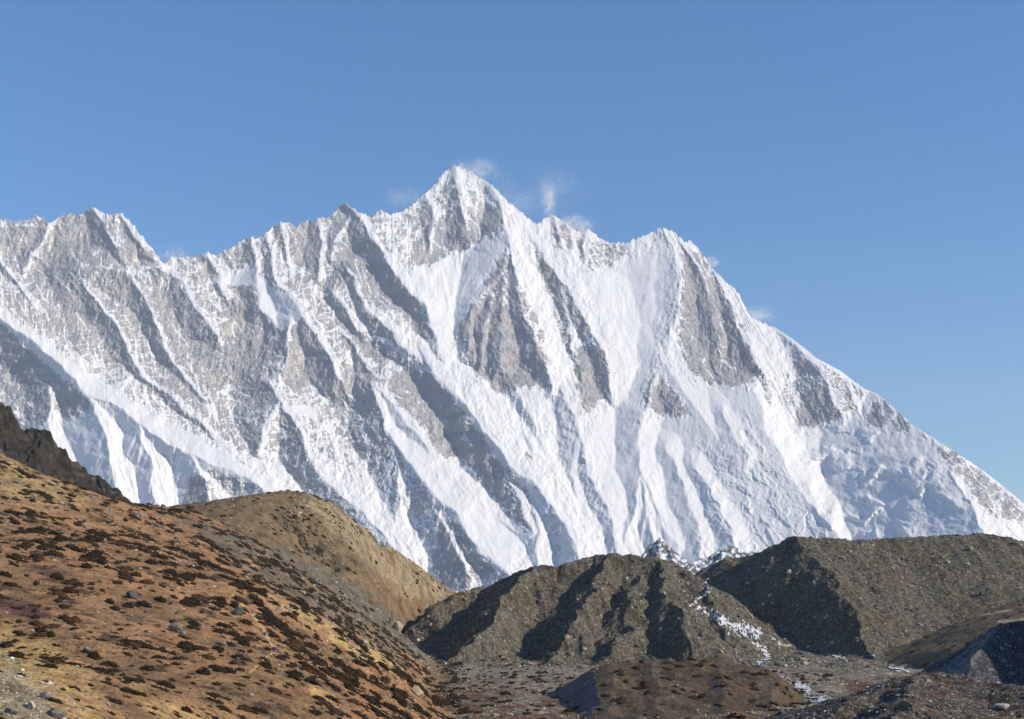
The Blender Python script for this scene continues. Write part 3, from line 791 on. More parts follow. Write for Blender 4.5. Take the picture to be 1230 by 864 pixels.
def sheet(name, fn, key, nr, nc, color_fn, mat, min_over=-4.0):
    u0, u1, y0, y1 = PATCH[key]
    uu = (np.linspace(u0, u1, nc) - CX) / F
    ww = np.exp(np.linspace(math.log(y0), math.log(y1), nr))
    y = np.broadcast_to(ww[:, None], (nr, nc)); x = y * uu[None, :]
    z = fn(x, y)
    g = ground_z(x, y)
    keep = z > g + 0.02
    z = np.maximum(z, g - 0.6)
    px = CX + F * x / y; py = CY - F * z / y
    P = np.stack([x, y, z], -1)
    n = np.cross(np.gradient(P, axis=1), np.gradient(P, axis=0)); n /= np.linalg.norm(n, axis=-1, keepdims=True)
    n *= np.sign(n[..., 2:3])
    col = color_fn(x, y, z, px, py, n)
    f = grid_faces(nr, nc, keep)
    V, f, (c,) = compact(P.reshape(-1, 3), f, col.reshape(-1, 3))
    f = up(V, f)
    return link(name, mesh_np(name, V, f, True, c), mat)

def hit(px, py, fns=None, y0=90, y1=1400, n=900):
    """where the sight line through a photo pixel first meets the ground."""
    fns = fns or (NEAR + [ground_z])
    Y = np.exp(np.linspace(math.log(y0), math.log(y1), n))
    x = (px - CX) / F * Y; z = (CY - py) / F * Y
    h = np.full(n, -1e9)
    for fn in fns:
        h = np.maximum(h, fn(x, Y))
    k = np.nonzero(h >= z)[0]
    if len(k) == 0:
        return None
    i = k[0]
    return np.array([x[i], Y[i], h[i]])

# ------------------------------------------------------------------ colours of the near ground (true surface colours)
ORANGE = np.array([0.30, 0.165, 0.078]); HEATH = np.array([0.062, 0.040, 0.022]); SOIL = np.array([0.43, 0.28, 0.11]); PURPLE = np.array([0.085, 0.040, 0.040])
SCREE = np.array([0.120, 0.106, 0.080]); TAN = np.array([0.255, 0.20, 0.118]); RED = np.array([0.15, 0.07, 0.035]); OLIVE = np.array([0.15, 0.11, 0.06]); DARK = np.array([0.055, 0.055, 0.055])

SCREE_P = [(212, 622), (270, 632), (330, 652), (400, 688), (450, 718), (505, 765), (490, 800), (470, 788), (430, 760), (392, 738), (345, 716), (300, 690), (255, 655)]
def col_hill_a(x, y, z, px, py, n):
    c = np.broadcast_to(ORANGE, x.shape + (3,)).copy()
    c = lerp(c, [0.21, 0.125, 0.06], smooth(-0.2, 0.5, fbm(x / 40, y / 55, 401, 4)))
    c = lerp(c, [0.31, 0.165, 0.078], smooth(0.15, 0.6, fbm(x / 22, y / 30, 402, 4)) * 0.7)
    c = lerp(c, [0.105, 0.07, 0.038], smooth(0.12, 0.5, fbm(x / 3.2, y / 5.0, 406, 4, 0.65)) * 0.75)
    c = lerp(c, [0.30, 0.20, 0.095], in_poly(px, py, [(0, 545), (60, 575), (110, 600), (80, 610), (0, 600)], 14))
    soil = np.maximum.reduce([in_poly(px, py, [(-40, 745), (20, 752), (70, 775), (110, 800), (135, 864), (140, 900), (-60, 900), (-60, 745)], 12),
                              in_poly(px, py, [(150, 818), (200, 838), (250, 862), (260, 900), (200, 880), (160, 835)], 6),
                              in_poly(px, py, [(318, 712), (350, 725), (400, 750), (440, 768), (485, 800), (490, 815), (440, 795), (380, 762), (330, 728)], 4),
                              in_poly(px, py, [(370, 820), (405, 835), (400, 848), (375, 838)], 5)])
    c = lerp(c, SOIL, soil * smooth(-0.5, 0.2, fbm(x / 9, y / 12, 403, 3) + 0.15))
    c = lerp(c, [0.27, 0.225, 0.14], in_poly(px, py, [(-40, 800), (20, 805), (60, 840), (75, 900), (-60, 900)], 12) * 0.8)
    c = lerp(c, [0.13, 0.10, 0.06], smooth(0.05, 0.4, fbm(x / 1.6, y / 2.4, 408, 3, 0.7)) * smooth(420, 250, y) * 0.7)
    c = lerp(c, PURPLE, in_poly(px, py, [(-20, 712), (30, 722), (70, 742), (40, 745), (-20, 728)], 5) * 0.9)
    c = lerp(c, PURPLE, in_poly(px, py, [(30, 678), (70, 680), (100, 700), (60, 702)], 6) * 0.6)
    mat_ = smooth(0.22, 0.42, fbm(x / 10, y / 13, 404, 4, 0.6) + 0.12 * fbm(x / 60, y / 60, 405, 2))
    c = lerp(c, HEATH, mat_ * (1 - 0.6 * soil) * 0.85)
    sc_ = in_poly(px, py, SCREE_P, 7)
    c = lerp(c, SCREE * np.array([1.0, 0.98, 0.9]), sc_ * smooth(-0.45, 0.05, fbm(x / 9, y / 16, 407, 4)))
    path = line_dist(px, py, [(300, 808), (325, 786), (332, 782), (322, 768), (316, 755), (300, 735), (280, 715)])
    c = lerp(c, [0.42, 0.25, 0.11], smooth(2.2, 1.0, path))
    return c

def col_hill_b(x, y, z, px, py, n):
    c = np.broadcast_to(np.array([0.175, 0.118, 0.064]), x.shape + (3,)).copy()
    c = lerp(c, [0.165, 0.122, 0.07], smooth(-0.2, 0.4, fbm(x / 60, y / 60, 411, 4)))
    c = lerp(c, [0.10, 0.075, 0.045], smooth(0.0, 0.5, fbm(x / 5, y / 9, 415, 4, 0.65)) * 0.8)
    scree = in_poly(px, py, [(212, 622), (270, 632), (330, 652), (400, 688), (450, 718), (505, 765), (510, 800), (200, 800)], 8)
    c = lerp(c, SCREE, scree * smooth(-0.6, 0.0, fbm(x / 9, y / 16, 414, 4)))
    c = lerp(c, [0.075, 0.06, 0.038], in_poly(px, py, [(332, 614), (360, 622), (392, 652), (425, 690), (400, 690), (360, 658), (335, 635)], 6) * smooth(-0.3, 0.2, fbm(x / 7, y / 12, 416, 3)))
    strip = in_poly(px, py, [(365, 592), (410, 608), (460, 645), (550, 706), (520, 730), (480, 715), (430, 665), (395, 635), (370, 610)], 5)
    c = lerp(c, TAN, strip * smooth(-0.6, 0.1, fbm(x / 8, y / 16, 412, 3)))
    c = lerp(c, HEATH * 1.3, smooth(0.25, 0.5, fbm(x / 11, y / 14, 413, 4, 0.6)) * 0.75)
    return c

def col_moraine(x, y, z, px, py, n):
    c = np.broadcast_to(SCREE * 0.95, x.shape + (3,)).copy()
    c = lerp(c, [0.095, 0.078, 0.050], smooth(-0.2, 0.5, fbm(x / 30, y / 40, 421, 4)))
    c = lerp(c, [0.12, 0.075, 0.042], smooth(0.25, 0.6, fbm(x / 24, y / 34, 422, 4)) * 0.7)
    c = lerp(c, [0.32, 0.29, 0.225], smooth(0.22, 0.6, fbm(x / 3.0, y / 3.4, 423, 3, 0.75)) * 0.75)
    c = lerp(c, [0.055, 0.05, 0.038], smooth(0.12, 0.5, fbm(x / 2.8, y / 3.2, 424, 3, 0.75)) * 0.8)
    return c

def col_mound_a(x, y, z, px, py, n):
    c = np.broadcast_to(np.array([0.055, 0.055, 0.057]), x.shape + (3,)).copy()
    pale = in_poly(px, py, [(1110, 825), (1130, 806), (1160, 780), (1195, 752), (1200, 755), (1183, 775), (1166, 805), (1156, 825)], 4)
    c = lerp(c, [0.19, 0.185, 0.175], pale)
    c = lerp(c, [0.26, 0.255, 0.25], smooth(0.25, 0.55, fbm(x / 1.4, y / 1.6, 431, 3, 0.7)) * (1 - pale) * 0.6)
    c = lerp(c, OLIVE, smooth(0.88, 0.97, n[..., 2]) * 0.8)
    return c

def col_mound_b(x, y, z, px, py, n):
    c = np.broadcast_to(np.array([0.085, 0.066, 0.045]), x.shape + (3,)).copy()
    c = lerp(c, [0.115, 0.068, 0.036], smooth(0.0, 0.5, fbm(x / 8, y / 10, 441, 4)))
    c = lerp(c, [0.20, 0.185, 0.17], smooth(0.05, 0.35, fbm(x / 2.0, y / 2.2, 442, 3, 0.7)) * 0.8)
    c = lerp(c, [0.04, 0.03, 0.02], smooth(0.2, 0.5, fbm(x / 3.0, y / 3.2, 443, 3, 0.7)) * 0.7)
    return c

def col_mound_c(x, y, z, px, py, n):
    c = np.broadcast_to(np.array([0.088, 0.062, 0.038]), x.shape + (3,)).copy()
    c = lerp(c, [0.11, 0.07, 0.04], smooth(-0.1, 0.5, fbm(x / 22, y / 26, 451, 4)))
    c = lerp(c, [0.055, 0.045, 0.028], smooth(0.1, 0.45, fbm(x / 8, y / 10, 452, 4, 0.6)) * 0.85)
    c = lerp(c, [0.23, 0.20, 0.15], smooth(0.3, 0.6, fbm(x / 3.4, y / 4, 453, 3, 0.7)) * 0.7)
    stony = smooth(-0.28, -0.42, n[..., 0])
    c = lerp(c, [0.13, 0.125, 0.12], stony)
    return c

def col_terrace(x, y, z, px, py, n):
    c = np.broadcast_to(np.array([0.17, 0.12, 0.062]), x.shape + (3,)).copy()
    c = lerp(c, [0.25, 0.155, 0.07], smooth(0.0, 0.5, fbm(x / 40, y / 60, 461, 4)))
    c = lerp(c, [0.07, 0.055, 0.035], smooth(0.15, 0.5, fbm(x / 10, y / 16, 462, 4, 0.6)) * 0.8)
    path = np.minimum(line_dist(px, py, [(1120, 752), (1140, 745), (1165, 741), (1185, 737), (1215, 733)]), line_dist(px, py, [(1200, 747), (1230, 744), (1260, 742)]))
    c = lerp(c, [0.45, 0.34, 0.20], smooth(2.4, 0.8, path))
    return c

def col_rockridge(x, y, z, px, py, n):
    c = np.broadcast_to(np.array([0.042, 0.036, 0.029]), x.shape + (3,)).copy()
    c = lerp(c, [0.13, 0.10, 0.065], smooth(0.15, 0.55, fbm(x / 18, z / 14, 471, 5, 0.6)))
    c = lerp(c, [0.02, 0.018, 0.016], smooth(0.1, 0.5, fbm(x / 9, z / 9, 472, 4, 0.6)))
    return c

def col_peak(x, y, z, px, py, n):
    c = np.broadcast_to(np.array([0.13, 0.13, 0.14]), x.shape + (3,)).copy()
    s = smooth(-0.05, 0.25, fbm(x / 14, z / 10, 481, 4, 0.65) + 0.6 * (n[..., 2] - 0.62))
    return lerp(c, [0.75, 0.77, 0.8], s)

def col_ground(x, y, z, px, py, n):
    c = np.broadcast_to(np.array([0.235, 0.205, 0.15]), x.shape + (3,)).copy()
    c = lerp(c, [0.15, 0.13, 0.09], smooth(-0.1, 0.5, fbm(x / 30, y / 60, 491, 4)))
    red = np.maximum(in_poly(px, py, [(480, 830), (560, 822), (640, 828), (720, 860), (700, 900), (480, 900)], 8) * smooth(-0.35, 0.1, fbm(x / 14, y / 30, 492, 4)),
                     np.maximum(in_poly(px, py, [(1010, 815), (1060, 820), (1065, 835), (1030, 838)], 4), in_poly(px, py, [(840, 852), (930, 845), (960, 870), (820, 890)], 6) * 0.8))
    red = np.maximum(red, in_poly(px, py, [(455, 772), (475, 778), (478, 790), (460, 785)], 3) * 0.7)
    c = lerp(c, RED, red * 0.9)
    c = lerp(c, [0.34, 0.31, 0.25], smooth(0.25, 0.6, fbm(x / 2.2, y / 4.0, 494, 3, 0.7)) * (1 - 0.5 * red) * 0.8)
    c = lerp(c, [0.08, 0.07, 0.055], smooth(0.25, 0.6, fbm(x / 2.4, y / 5.0, 495, 3, 0.7)) * 0.8)
    near = smooth(300, 150, y)
    return lerp(c, [0.14, 0.09, 0.05], near)

mat_grass = terrain_mat('dry_grass', 0.12, 1.3, 0.52, 1.5, 0.9, 1.1, 0.6)
mat_scree = terrain_mat('stony_scree', 0.25, 0.9, 0.32, 1.68, 0.9, 0.6, 1.6)
mat_crag = terrain_mat('dark_crag', 0.08, 0.4, 0.55, 1.45, 1.0, 0.16, 4.0)
mat_dust = terrain_mat('dusted_rock', 0.03, 0.12, 0.75, 1.2, 0.8, 0.05, 10.0)

def build_ground():
    th_f = np.linspace(-32, 32, 620); th_l = np.linspace(-180, -32, 50)[:-1]; th_r = np.linspace(32, 180, 50)[1:]
    th = np.radians(np.r_[th_l, th_f, th_r])
    r = np.r_[np.exp(np.linspace(math.log(2), math.log(420), 60))[:-1], np.exp(np.linspace(math.log(420), math.log(1500), 420)), np.exp(np.linspace(math.log(1500), math.log(24000), 60))[1:]]
    R, T = np.meshgrid(r, th, indexing='ij')
    x = R * np.sin(T); y = R * np.cos(T)
    z = ground_z(x, y)
    ys = np.where(y > 5, y, 1e6)
    px = np.where(y > 5, CX + F * x / ys, -9999); py = np.where(y > 5, CY - F * z / ys, -9999)
    n = np.zeros(x.shape + (3,)); n[..., 2] = 1
    c = col_ground(x, y, z, px, py, n)
    V = np.stack([x, y, z], -1).reshape(-1, 3)
    f = grid_faces(*x.shape)
    me = mesh_np('ground', V, up(V, f), True, c.reshape(-1, 3))
    o = link('ground', me, mat_scree)
    return tag(o, 'stony grey valley floor with reddish low heath patches', 'ground', kind='structure')
build_ground()
tag(sheet('hill', h_hill_a, 'hill_a', 900, 760, col_hill_a, mat_grass), 'broad orange grass hillside dotted with dark shrubs in front', 'hillside', kind='structure')
tag(sheet('hill', h_hill_b, 'hill_b', 420, 560, col_hill_b, mat_grass), 'rounded brown hill with a pale scree edge and grey stony foot', 'hill', kind='structure')
tag(sheet('moraine', h_mor_a, 'mor_a', 460, 700, col_moraine, mat_scree), 'grey moraine heap with several dark shaded gullies mid valley', 'moraine', kind='structure')
tag(sheet('moraine', h_mor_b, 'mor_b', 480, 740, col_moraine, mat_scree), 'long level topped moraine wall with one large shaded end face', 'moraine', kind='structure')
tag(sheet('mound', h_mound_a, 'mound_a', 300, 480, col_mound_a, mat_scree), 'dark stony cone with a smooth pale grey flank', 'mound', kind='structure')
tag(sheet('mound', h_mound_b, 'mound_b', 320, 560, col_mound_b, mat_scree), 'low bouldery brown mound nearest the camera below the dark cone', 'mound', kind='structure')
tag(sheet('mound', h_mound_c, 'mound_c', 360, 520, col_mound_c, mat_grass), 'brown heathy mound with a dark stony end beside the stream', 'mound', kind='structure')
tag(sheet('terrace', h_terrace, 'terrace', 360, 460, col_terrace, mat_grass), 'flat brown grassy terrace with a pale footpath below the moraine wall', 'terrace', kind='structure')
tag(sheet('rocky_ridge', h_rockridge, 'rockridge', 420, 480, col_rockridge, mat_crag), 'dark jagged rock ridge behind the orange hillside', 'ridge', kind='structure')
tag(sheet('small_peak', h_peak_a, 'peak_a', 200, 260, col_peak, mat_dust), 'small pointed snow dusted rock peak behind the moraine heap', 'peak', kind='structure')
tag(sheet('small_peak', h_peak_b, 'peak_b', 200, 300, col_peak, mat_dust), 'low broad snow dusted rock crest between the two moraines', 'peak', kind='structure')
#@@END_FOREGROUND

#@@OBJECTS
# ------------------------------------------------------------------ stones
def ico(sub):
    bm = bmesh.new(); bmesh.ops.create_icosphere(bm, subdivisions=sub, radius=1.0)
    v = np.array([q.co[:] for q in bm.verts]); f = np.array([[q.index for q in t.verts] for t in bm.faces]); bm.free()
    return v, f
ICO1, ICO2, ICO3, ICO4 = ico(1), ico(2), ico(3), ico(4)

def rock_shape(rng, base=ICO3, cuts=11, scale=(1, 1, 0.8), rough=0.03, point=0.0):
    v, f = base
    n = rng.standard_normal((cuts, 3)); n /= np.linalg.norm(n, axis=1, keepdims=True)
    d = rng.uniform(0.55, 0.95, cuts)
    dot = v @ n.T
    r = np.min(np.where(dot > 0.05, d / np.maximum(dot, 0.05), 9), axis=1)
    r = np.minimum(r, 1.15)
    w = v * r[:, None]
    w = w * (1 + rough * perlin(v[:, 0] * 3 + 5 * cuts, v[:, 1] * 3 + v[:, 2] * 4, int(rng.integers(1000)))[:, None] * 2)
    if point:
        t = np.clip(w[:, 2], 0, 2)
        w[:, :2] *= (1 - point * t)[:, None]
    return w * np.array(scale), f

def stone_mat(name, a, b, c):
    m, nt, bs = new_mat(name)
    n1 = noise_node(nt, 1.6, 6, 0.7); n2 = noise_node(nt, 9.0, 4, 0.7)
    r = ramp(nt, n1.outputs[0], [(0.3, a), (0.52, b), (0.75, c)])
    r2 = ramp(nt, n2.outputs[0], [(0.3, (0.6, 0.6, 0.6)), (0.7, (1.3, 1.3, 1.3))])
    nt.links.new(mul_color(nt, r.outputs[0], r2.outputs[0]), bs.inputs['Base Color'])
    bp = N(nt, 'ShaderNodeBump'); bp.inputs['Strength'].default_value = 0.8; bp.inputs['Distance'].default_value = 0.12
    nt.links.new(n1.outputs[0], bp.inputs['Height']); nt.links.new(bp.outputs[0], bs.inputs['Normal'])
    return m
mat_stone = stone_mat('grey_stone', (0.09, 0.085, 0.08), (0.20, 0.18, 0.155), (0.32, 0.29, 0.24))
mat_dark_stone = stone_mat('dark_stone', (0.045, 0.043, 0.042), (0.09, 0.085, 0.08), (0.2, 0.185, 0.16))
mat_pale_stone = stone_mat('pale_stone', (0.30, 0.27, 0.22), (0.42, 0.38, 0.31), (0.55, 0.51, 0.44))
mat_tan_stone = stone_mat('tan_stone', (0.17, 0.135, 0.09), (0.36, 0.29, 0.19), (0.46, 0.38, 0.26))
m, nt, bs = new_mat('loose_stones')
at = N(nt, 'ShaderNodeAttribute', attribute_name='Col'); nt.links.new(at.outputs['Color'], bs.inputs['Base Color'])
mat_loose = m

def surface_at(fn, x, y, e=0.8):
    z = fn(x, y)
    gx = (fn(x + e, y) - fn(x - e, y)) / (2 * e); gy = (fn(x, y + e) - fn(x, y - e)) / (2 * e)
    n = np.stack([-gx, -gy, np.ones_like(gx)], -1); n /= np.linalg.norm(n, axis=-1, keepdims=True)
    return z, n, gx, gy

def basis(n, yaw, tilt=1.0):
    """columns: local x, y, z of a thing lying on a slope with normal n, turned by yaw."""
    z = n * tilt + np.array([0, 0, 1.0]) * (1 - tilt); z = z / np.linalg.norm(z)
    x = np.array([math.cos(yaw), math.sin(yaw), 0.0]); x = x - z * (x @ z); x /= np.linalg.norm(x)
    return np.stack([x, np.cross(z, x), z], 1)

def scatter(fn, key, count, rng, density=None, others=()):
    """random visible points on one landform (uniform over the ground), with slope."""
    u0, u1, y0, y1 = PATCH[key]
    out = []
    tries = 0
    have = 0
    while have < count and tries < 60:
        tries += 1
        m_ = max(count * 3, 2000)
        y = np.sqrt(rng.uniform(y0 * y0, y1 * y1, m_)); u = (rng.uniform(max(u0, -50), min(u1, 1280), m_) - CX) / F
        x = u * y
        z, n, gx, gy = surface_at(fn, x, y)
        px, py = CX + F * x / y, CY - F * z / y
        ok = (py < 880) & (z > ground_z(x, y) - (0.5 if fn is not ground_z else 9))
        view = np.stack([x, y, z], -1); view /= np.linalg.norm(view, axis=-1, keepdims=True)
        ok &= (view * n).sum(-1) < 0.03
        for o_ in others:
            ok &= o_(x, y) < z + 0.4
        if density is not None:
            ok &= rng.uniform(0, 1, m_) < density(x, y, px, py, n)
        r = np.stack([x, y, z, n[:, 0], n[:, 1], n[:, 2], gx, gy], -1)[ok]
        out.append(r); have += len(r)
    return np.concatenate(out)[:count]

def merge_stones(name, pts, sizes, cols, rng, base=ICO1, variants=24, flat=(0.95, 0.8, 0.6), sink=0.25):
    shapes = [rock_shape(rng, base, 7, flat, 0.0) for _ in range(variants)]
    V, Fc, C = [], [], []
    off = 0
    for i in range(len(pts)):
        v, f = shapes[i % variants]
        B = basis(pts[i, 3:6], rng.uniform(0, 6.28), 0.6)
        w = (v * sizes[i]) @ B.T + pts[i, :3] + np.array([0, 0, sizes[i] * (0.6 - 2 * sink) * 0.5])
        V.append(w); Fc.append(f + off); off += len(v)
        C.append(np.broadcast_to(cols[i], v.shape))
    me = mesh_np(name, np.concatenate(V), np.concatenate(Fc), False, np.concatenate(C))
    return link(name, me, mat_loose)

R2 = np.random.default_rng(11)
def stone_sizes(n, lo, hi, p=2.6):
    return lo * (1 - R2.uniform(0, 1, n) * (1 - (lo / hi) ** p)) ** (-1 / p)
def stone_cols(n, base, spread=0.5, pale=0.05):
    k = np.exp(R2.normal(0, spread, n))[:, None]
    c = np.asarray(base)[None, :] * k
    c = np.where((R2.uniform(0, 1, n) < pale)[:, None], np.array([0.5, 0.47, 0.42]) * R2.uniform(0.7, 1.1, n)[:, None], c)
    return np.clip(c, 0.02, 0.62)

FIELDS = [   # landform, how many stones, smallest, largest, colour, what may cover it
    (h_mor_a, 'mor_a', 10000, 0.5, 3.0, (0.135, 0.118, 0.085), (h_hill_b, h_mound_c), 'grey rubble lying all over the gullied moraine heap'),
    (h_mor_b, 'mor_b', 10500, 0.5, 3.2, (0.135, 0.118, 0.085), (h_terrace, h_mor_a), 'grey rubble lying all over the long moraine wall'),
    (h_mound_a, 'mound_a', 4200, 0.25, 1.7, (0.13, 0.13, 0.135), (h_terrace,), 'broken grey stones on the dark stony cone'),
    (h_mound_b, 'mound_b', 2600, 0.16, 0.9, (0.19, 0.175, 0.155), (), 'broken stones on the low mound nearest the camera'),
    (h_mound_c, 'mound_c', 2600, 0.22, 1.3, (0.18, 0.16, 0.125), (), 'small stones on the brown heathy mound'),
    (h_hill_b, 'hill_b', 4500, 0.4, 2.4, (0.21, 0.185, 0.14), (h_hill_a, h_mor_a), 'scattered scree stones on the rounded brown hill'),
    (h_terrace, 'terrace', 500, 0.3, 1.6, (0.16, 0.145, 0.12), (h_mor_b, h_mound_a), 'small stones on the grassy terrace'),
]
def field_density(key):
    if key == 'hill_b':
        return lambda x, y, px, py, n: np.clip(0.10 + in_poly(px, py, [(205, 640), (330, 672), (440, 715), (500, 760), (510, 800), (200, 800)], 12) + 0.8 * in_poly(px, py, [(332, 615), (365, 592), (550, 708), (480, 730), (400, 690)], 10), 0, 1)
    if key == 'mound_a':
        return lambda x, y, px, py, n: 1 - 0.97 * in_poly(px, py, [(1110, 825), (1130, 806), (1160, 780), (1195, 752), (1200, 755), (1183, 775), (1166, 805), (1156, 825)], 3)
    if key == 'mound_c':
        return lambda x, y, px, py, n: np.clip(0.25 + smooth(-0.2, -0.4, n[:, 0]) * 1.2, 0, 1)
    return None
BIG = []      # candidates for boulders of their own
PLACES = {'mor_a': 'gullied moraine heap', 'mor_b': 'long moraine wall', 'mound_a': 'dark stony cone', 'mound_b': 'low mound nearest the camera', 'mound_c': 'brown heathy mound',
          'hill_b': 'rounded brown hill', 'terrace': 'grassy terrace', 'hill_a': 'orange hillside', 'valley': 'stony valley floor'}
for fn, key, cnt, lo, hi, colr, oth, lab in FIELDS:
    pts = scatter(fn, key, cnt, R2, field_density(key), oth)
    sz = stone_sizes(len(pts), lo, hi); cl = stone_cols(len(pts), colr)
    look = sz / pts[:, 1] * F
    order = np.argsort(-look)[:34]
    BIG += [(look[i], key, pts[i], sz[i]) for i in order]
    rest = np.setdiff1d(np.arange(len(pts)), order)
    tag(merge_stones('rubble', pts[rest], sz[rest], cl[rest], R2), lab, 'rubble', kind='stuff')

PATCH['valley'] = (440, 1150, 430, 1250)
pts = scatter(ground_z, 'valley', 9000, R2, lambda x, y, px, py, n: 0.25 + 0.75 * smooth(-0.2, 0.3, fbm(x / 20, y / 40, 521, 3)), (h_mor_a, h_mor_b, h_mound_c, h_hill_a, h_hill_b, h_mound_b))
sz = stone_sizes(len(pts), 0.28, 1.6); cl = stone_cols(len(pts), (0.24, 0.21, 0.16), 0.35, 0.1)
look = sz / pts[:, 1] * F; order = np.argsort(-look)[:26]
BIG += [(look[i], 'valley', pts[i], sz[i]) for i in order]
rest = np.setdiff1d(np.arange(len(pts)), order)
tag(merge_stones('rubble', pts[rest], sz[rest], cl[rest], R2), 'loose grey stones strewn over the valley floor', 'rubble', kind='stuff')

def hill_stone_density(x, y, px, py, n):
    c = in_poly(px, py, [(-40, 800), (30, 804), (70, 830), (100, 864), (100, 900), (-60, 900)], 16)
    s = in_poly(px, py, [(318, 712), (350, 725), (440, 768), (490, 812), (440, 795), (380, 762), (330, 728)], 8)
    return np.clip(0.05 + 0.4 * smooth(0.1, 0.5, fbm(x / 14, y / 18, 531, 3)) + 6 * c + 0.6 * s, 0, 1) * 0.5
pts = scatter(h_hill_a, 'hill_a', 7500, R2, hill_stone_density, (h_hill_b,))
sz = stone_sizes(len(pts), 0.16, 1.9, 2.2) * np.clip(pts[:, 1] / 420, 0.35, 1.3); cl = stone_cols(len(pts), (0.21, 0.19, 0.16), 0.4, 0.12)
look = sz / pts[:, 1] * F; order = np.argsort(-look)[:90]
BIG += [(look[i] * 1.5, 'hill_a', pts[i], sz[i]) for i in order]
rest = np.setdiff1d(np.arange(len(pts)), order)
tag(merge_stones('rubble', pts[rest], sz[rest], cl[rest], R2), 'small pale stones scattered through the orange hillside grass', 'rubble', kind='stuff')

BIG.sort(key=lambda t: -t[0])
PATCH['corner'] = (-50, 130, 150, 330)
pts = scatter(h_hill_a, 'corner', 2600, R2, lambda x, y, px, py, n: 0.04 + in_poly(px, py, [(-60, 790), (20, 798), (60, 822), (100, 860), (110, 900), (-60, 900)], 18), ())
sz = stone_sizes(len(pts), 0.07, 0.8, 2.0); cl = stone_cols(len(pts), (0.27, 0.25, 0.20), 0.45, 0.2)
tag(merge_stones('rubble', pts, sz, cl, R2), 'pale broken scree in the bottom corner of the hillside', 'rubble', kind='stuff')
boulder_meshes = []
for k in range(14):
    v, f = rock_shape(R2, ICO3, 10, (1.0, 0.85, 0.62), 0.03)
    boulder_meshes.append(mesh_np('boulder', v, f, False))
    boulder_meshes[-1].materials.append([mat_stone, mat_dark_stone, mat_stone, mat_tan_stone][k % 4])
for k, (lk, key, pt, sz_) in enumerate(BIG[:265]):
    o = link('boulder', boulder_meshes[k % 14])
    B = basis(pt[3:6], R2.uniform(0, 6.28), 0.6)
    o.matrix_world = Matrix.Translation(Vector(pt[:3]) + Vector((0, 0, sz_ * 0.12))) @ Matrix(B.tolist()).to_4x4() @ Matrix.Diagonal((sz_, sz_, sz_, 1))
    tag(o, 'angular boulder lying among the smaller stones on the ' + PLACES[key], 'boulder', 'boulders on the ' + PLACES[key])

def lone_boulder(px, py, w_px, scale, mat, label, seed, point=0.0, yaw=0.4, sink=0.15, cuts=11, y0=90):
    p = hit(px, py, y0=y0)
    if p is None:
        return
    rng = np.random.default_rng(seed)
    half = w_px / 2 / F * p[1]
    v, f = rock_shape(rng, ICO4, cuts, np.array(scale) * half, 0.04, point / max(half, 0.1))
    o = link('boulder', mesh_np('boulder', v, f, False), mat)
    o.location = (p[0], p[1], p[2] + half * scale[2] * (0.8 - sink)); o.rotation_euler = (0, 0, yaw)
    tag(o, label, 'boulder')
    return o
lone_boulder(158, 719, 16, (1, 0.8, 0.75), mat_dark_stone, 'large dark rounded boulder standing alone on the open orange grass', 3)
lone_boulder(213, 760, 20, (1, 0.7, 0.7), mat_stone, 'pointed pale grey boulder ringed by dark shrubs on the orange hillside', 12, 0.55)
lone_boulder(286, 739, 17, (1, 0.8, 0.6), mat_dark_stone, 'dark broken boulder with a pale top above the hikers', 21)
lone_boulder(479, 758, 15, (0.8, 0.7, 1.0), mat_tan_stone, 'big tan block with a dark left side at the foot of the rounded hill', 33, 0.0, 0.9)
lone_boulder(502, 836, 19, (1, 0.8, 0.75), mat_tan_stone, 'large boulder black on its left and tan on its right, where hillside meets valley', 41, 0.25, 1.2)
lone_boulder(66, 862, 26, (1.0, 0.45, 0.5), mat_stone, 'long tilted grey slab in the bottom corner of the hillside', 55, 0, -0.5)
lone_boulder(55, 840, 15, (0.9, 0.8, 0.7), mat_stone, 'blocky grey boulder just above the long tilted slab', 61, 0, 0.3)
lone_boulder(38, 852, 14, (0.9, 0.8, 0.75), mat_pale_stone, 'pale whitish boulder left of the long tilted slab', 67, 0, 1.3)
lone_boulder(14, 858, 18, (1, 0.8, 0.6), mat_stone, 'cracked grey boulder in the very corner of the hillside', 71, 0, 0.1)
lone_boulder(1203, 853, 18, (1, 0.8, 0.55), mat_pale_stone, 'pale rounded boulder on the low mound nearest the camera', 77, 0, 0.2)
lone_boulder(1178, 717, 7, (0.85, 0.7, 1.3), mat_dark_stone, 'tall pointed dark boulder on the edge of the grassy terrace', 83, 0.4, 0.2)
lone_boulder(384, 799, 4, (0.8, 0.7, 1.3), mat_pale_stone, 'upright white stone between shrubs right of the hikers', 89, 0.3, 0.3)
lone_boulder(1012, 671, 8, (1, 0.6, 0.4), mat_pale_stone, 'flat pale slab high on the long moraine wall', 95, 0, 0.2, y0=700)
lone_boulder(1166, 662, 7, (0.9, 0.7, 0.8), mat_tan_stone, 'tan boulder just under the crest of the long moraine wall', 97, 0, 0.2, y0=700)
lone_boulder(1163, 679, 7, (1, 0.6, 0.4), mat_pale_stone, 'flat pale slab below the tan boulder on the moraine wall', 99, 0, 0.5, y0=700)
lone_boulder(559, 722, 6, (1, 0.7, 0.6), mat_tan_stone, 'tan boulder on the sunlit left shoulder of the moraine heap', 101, 0, 0.2, y0=700)

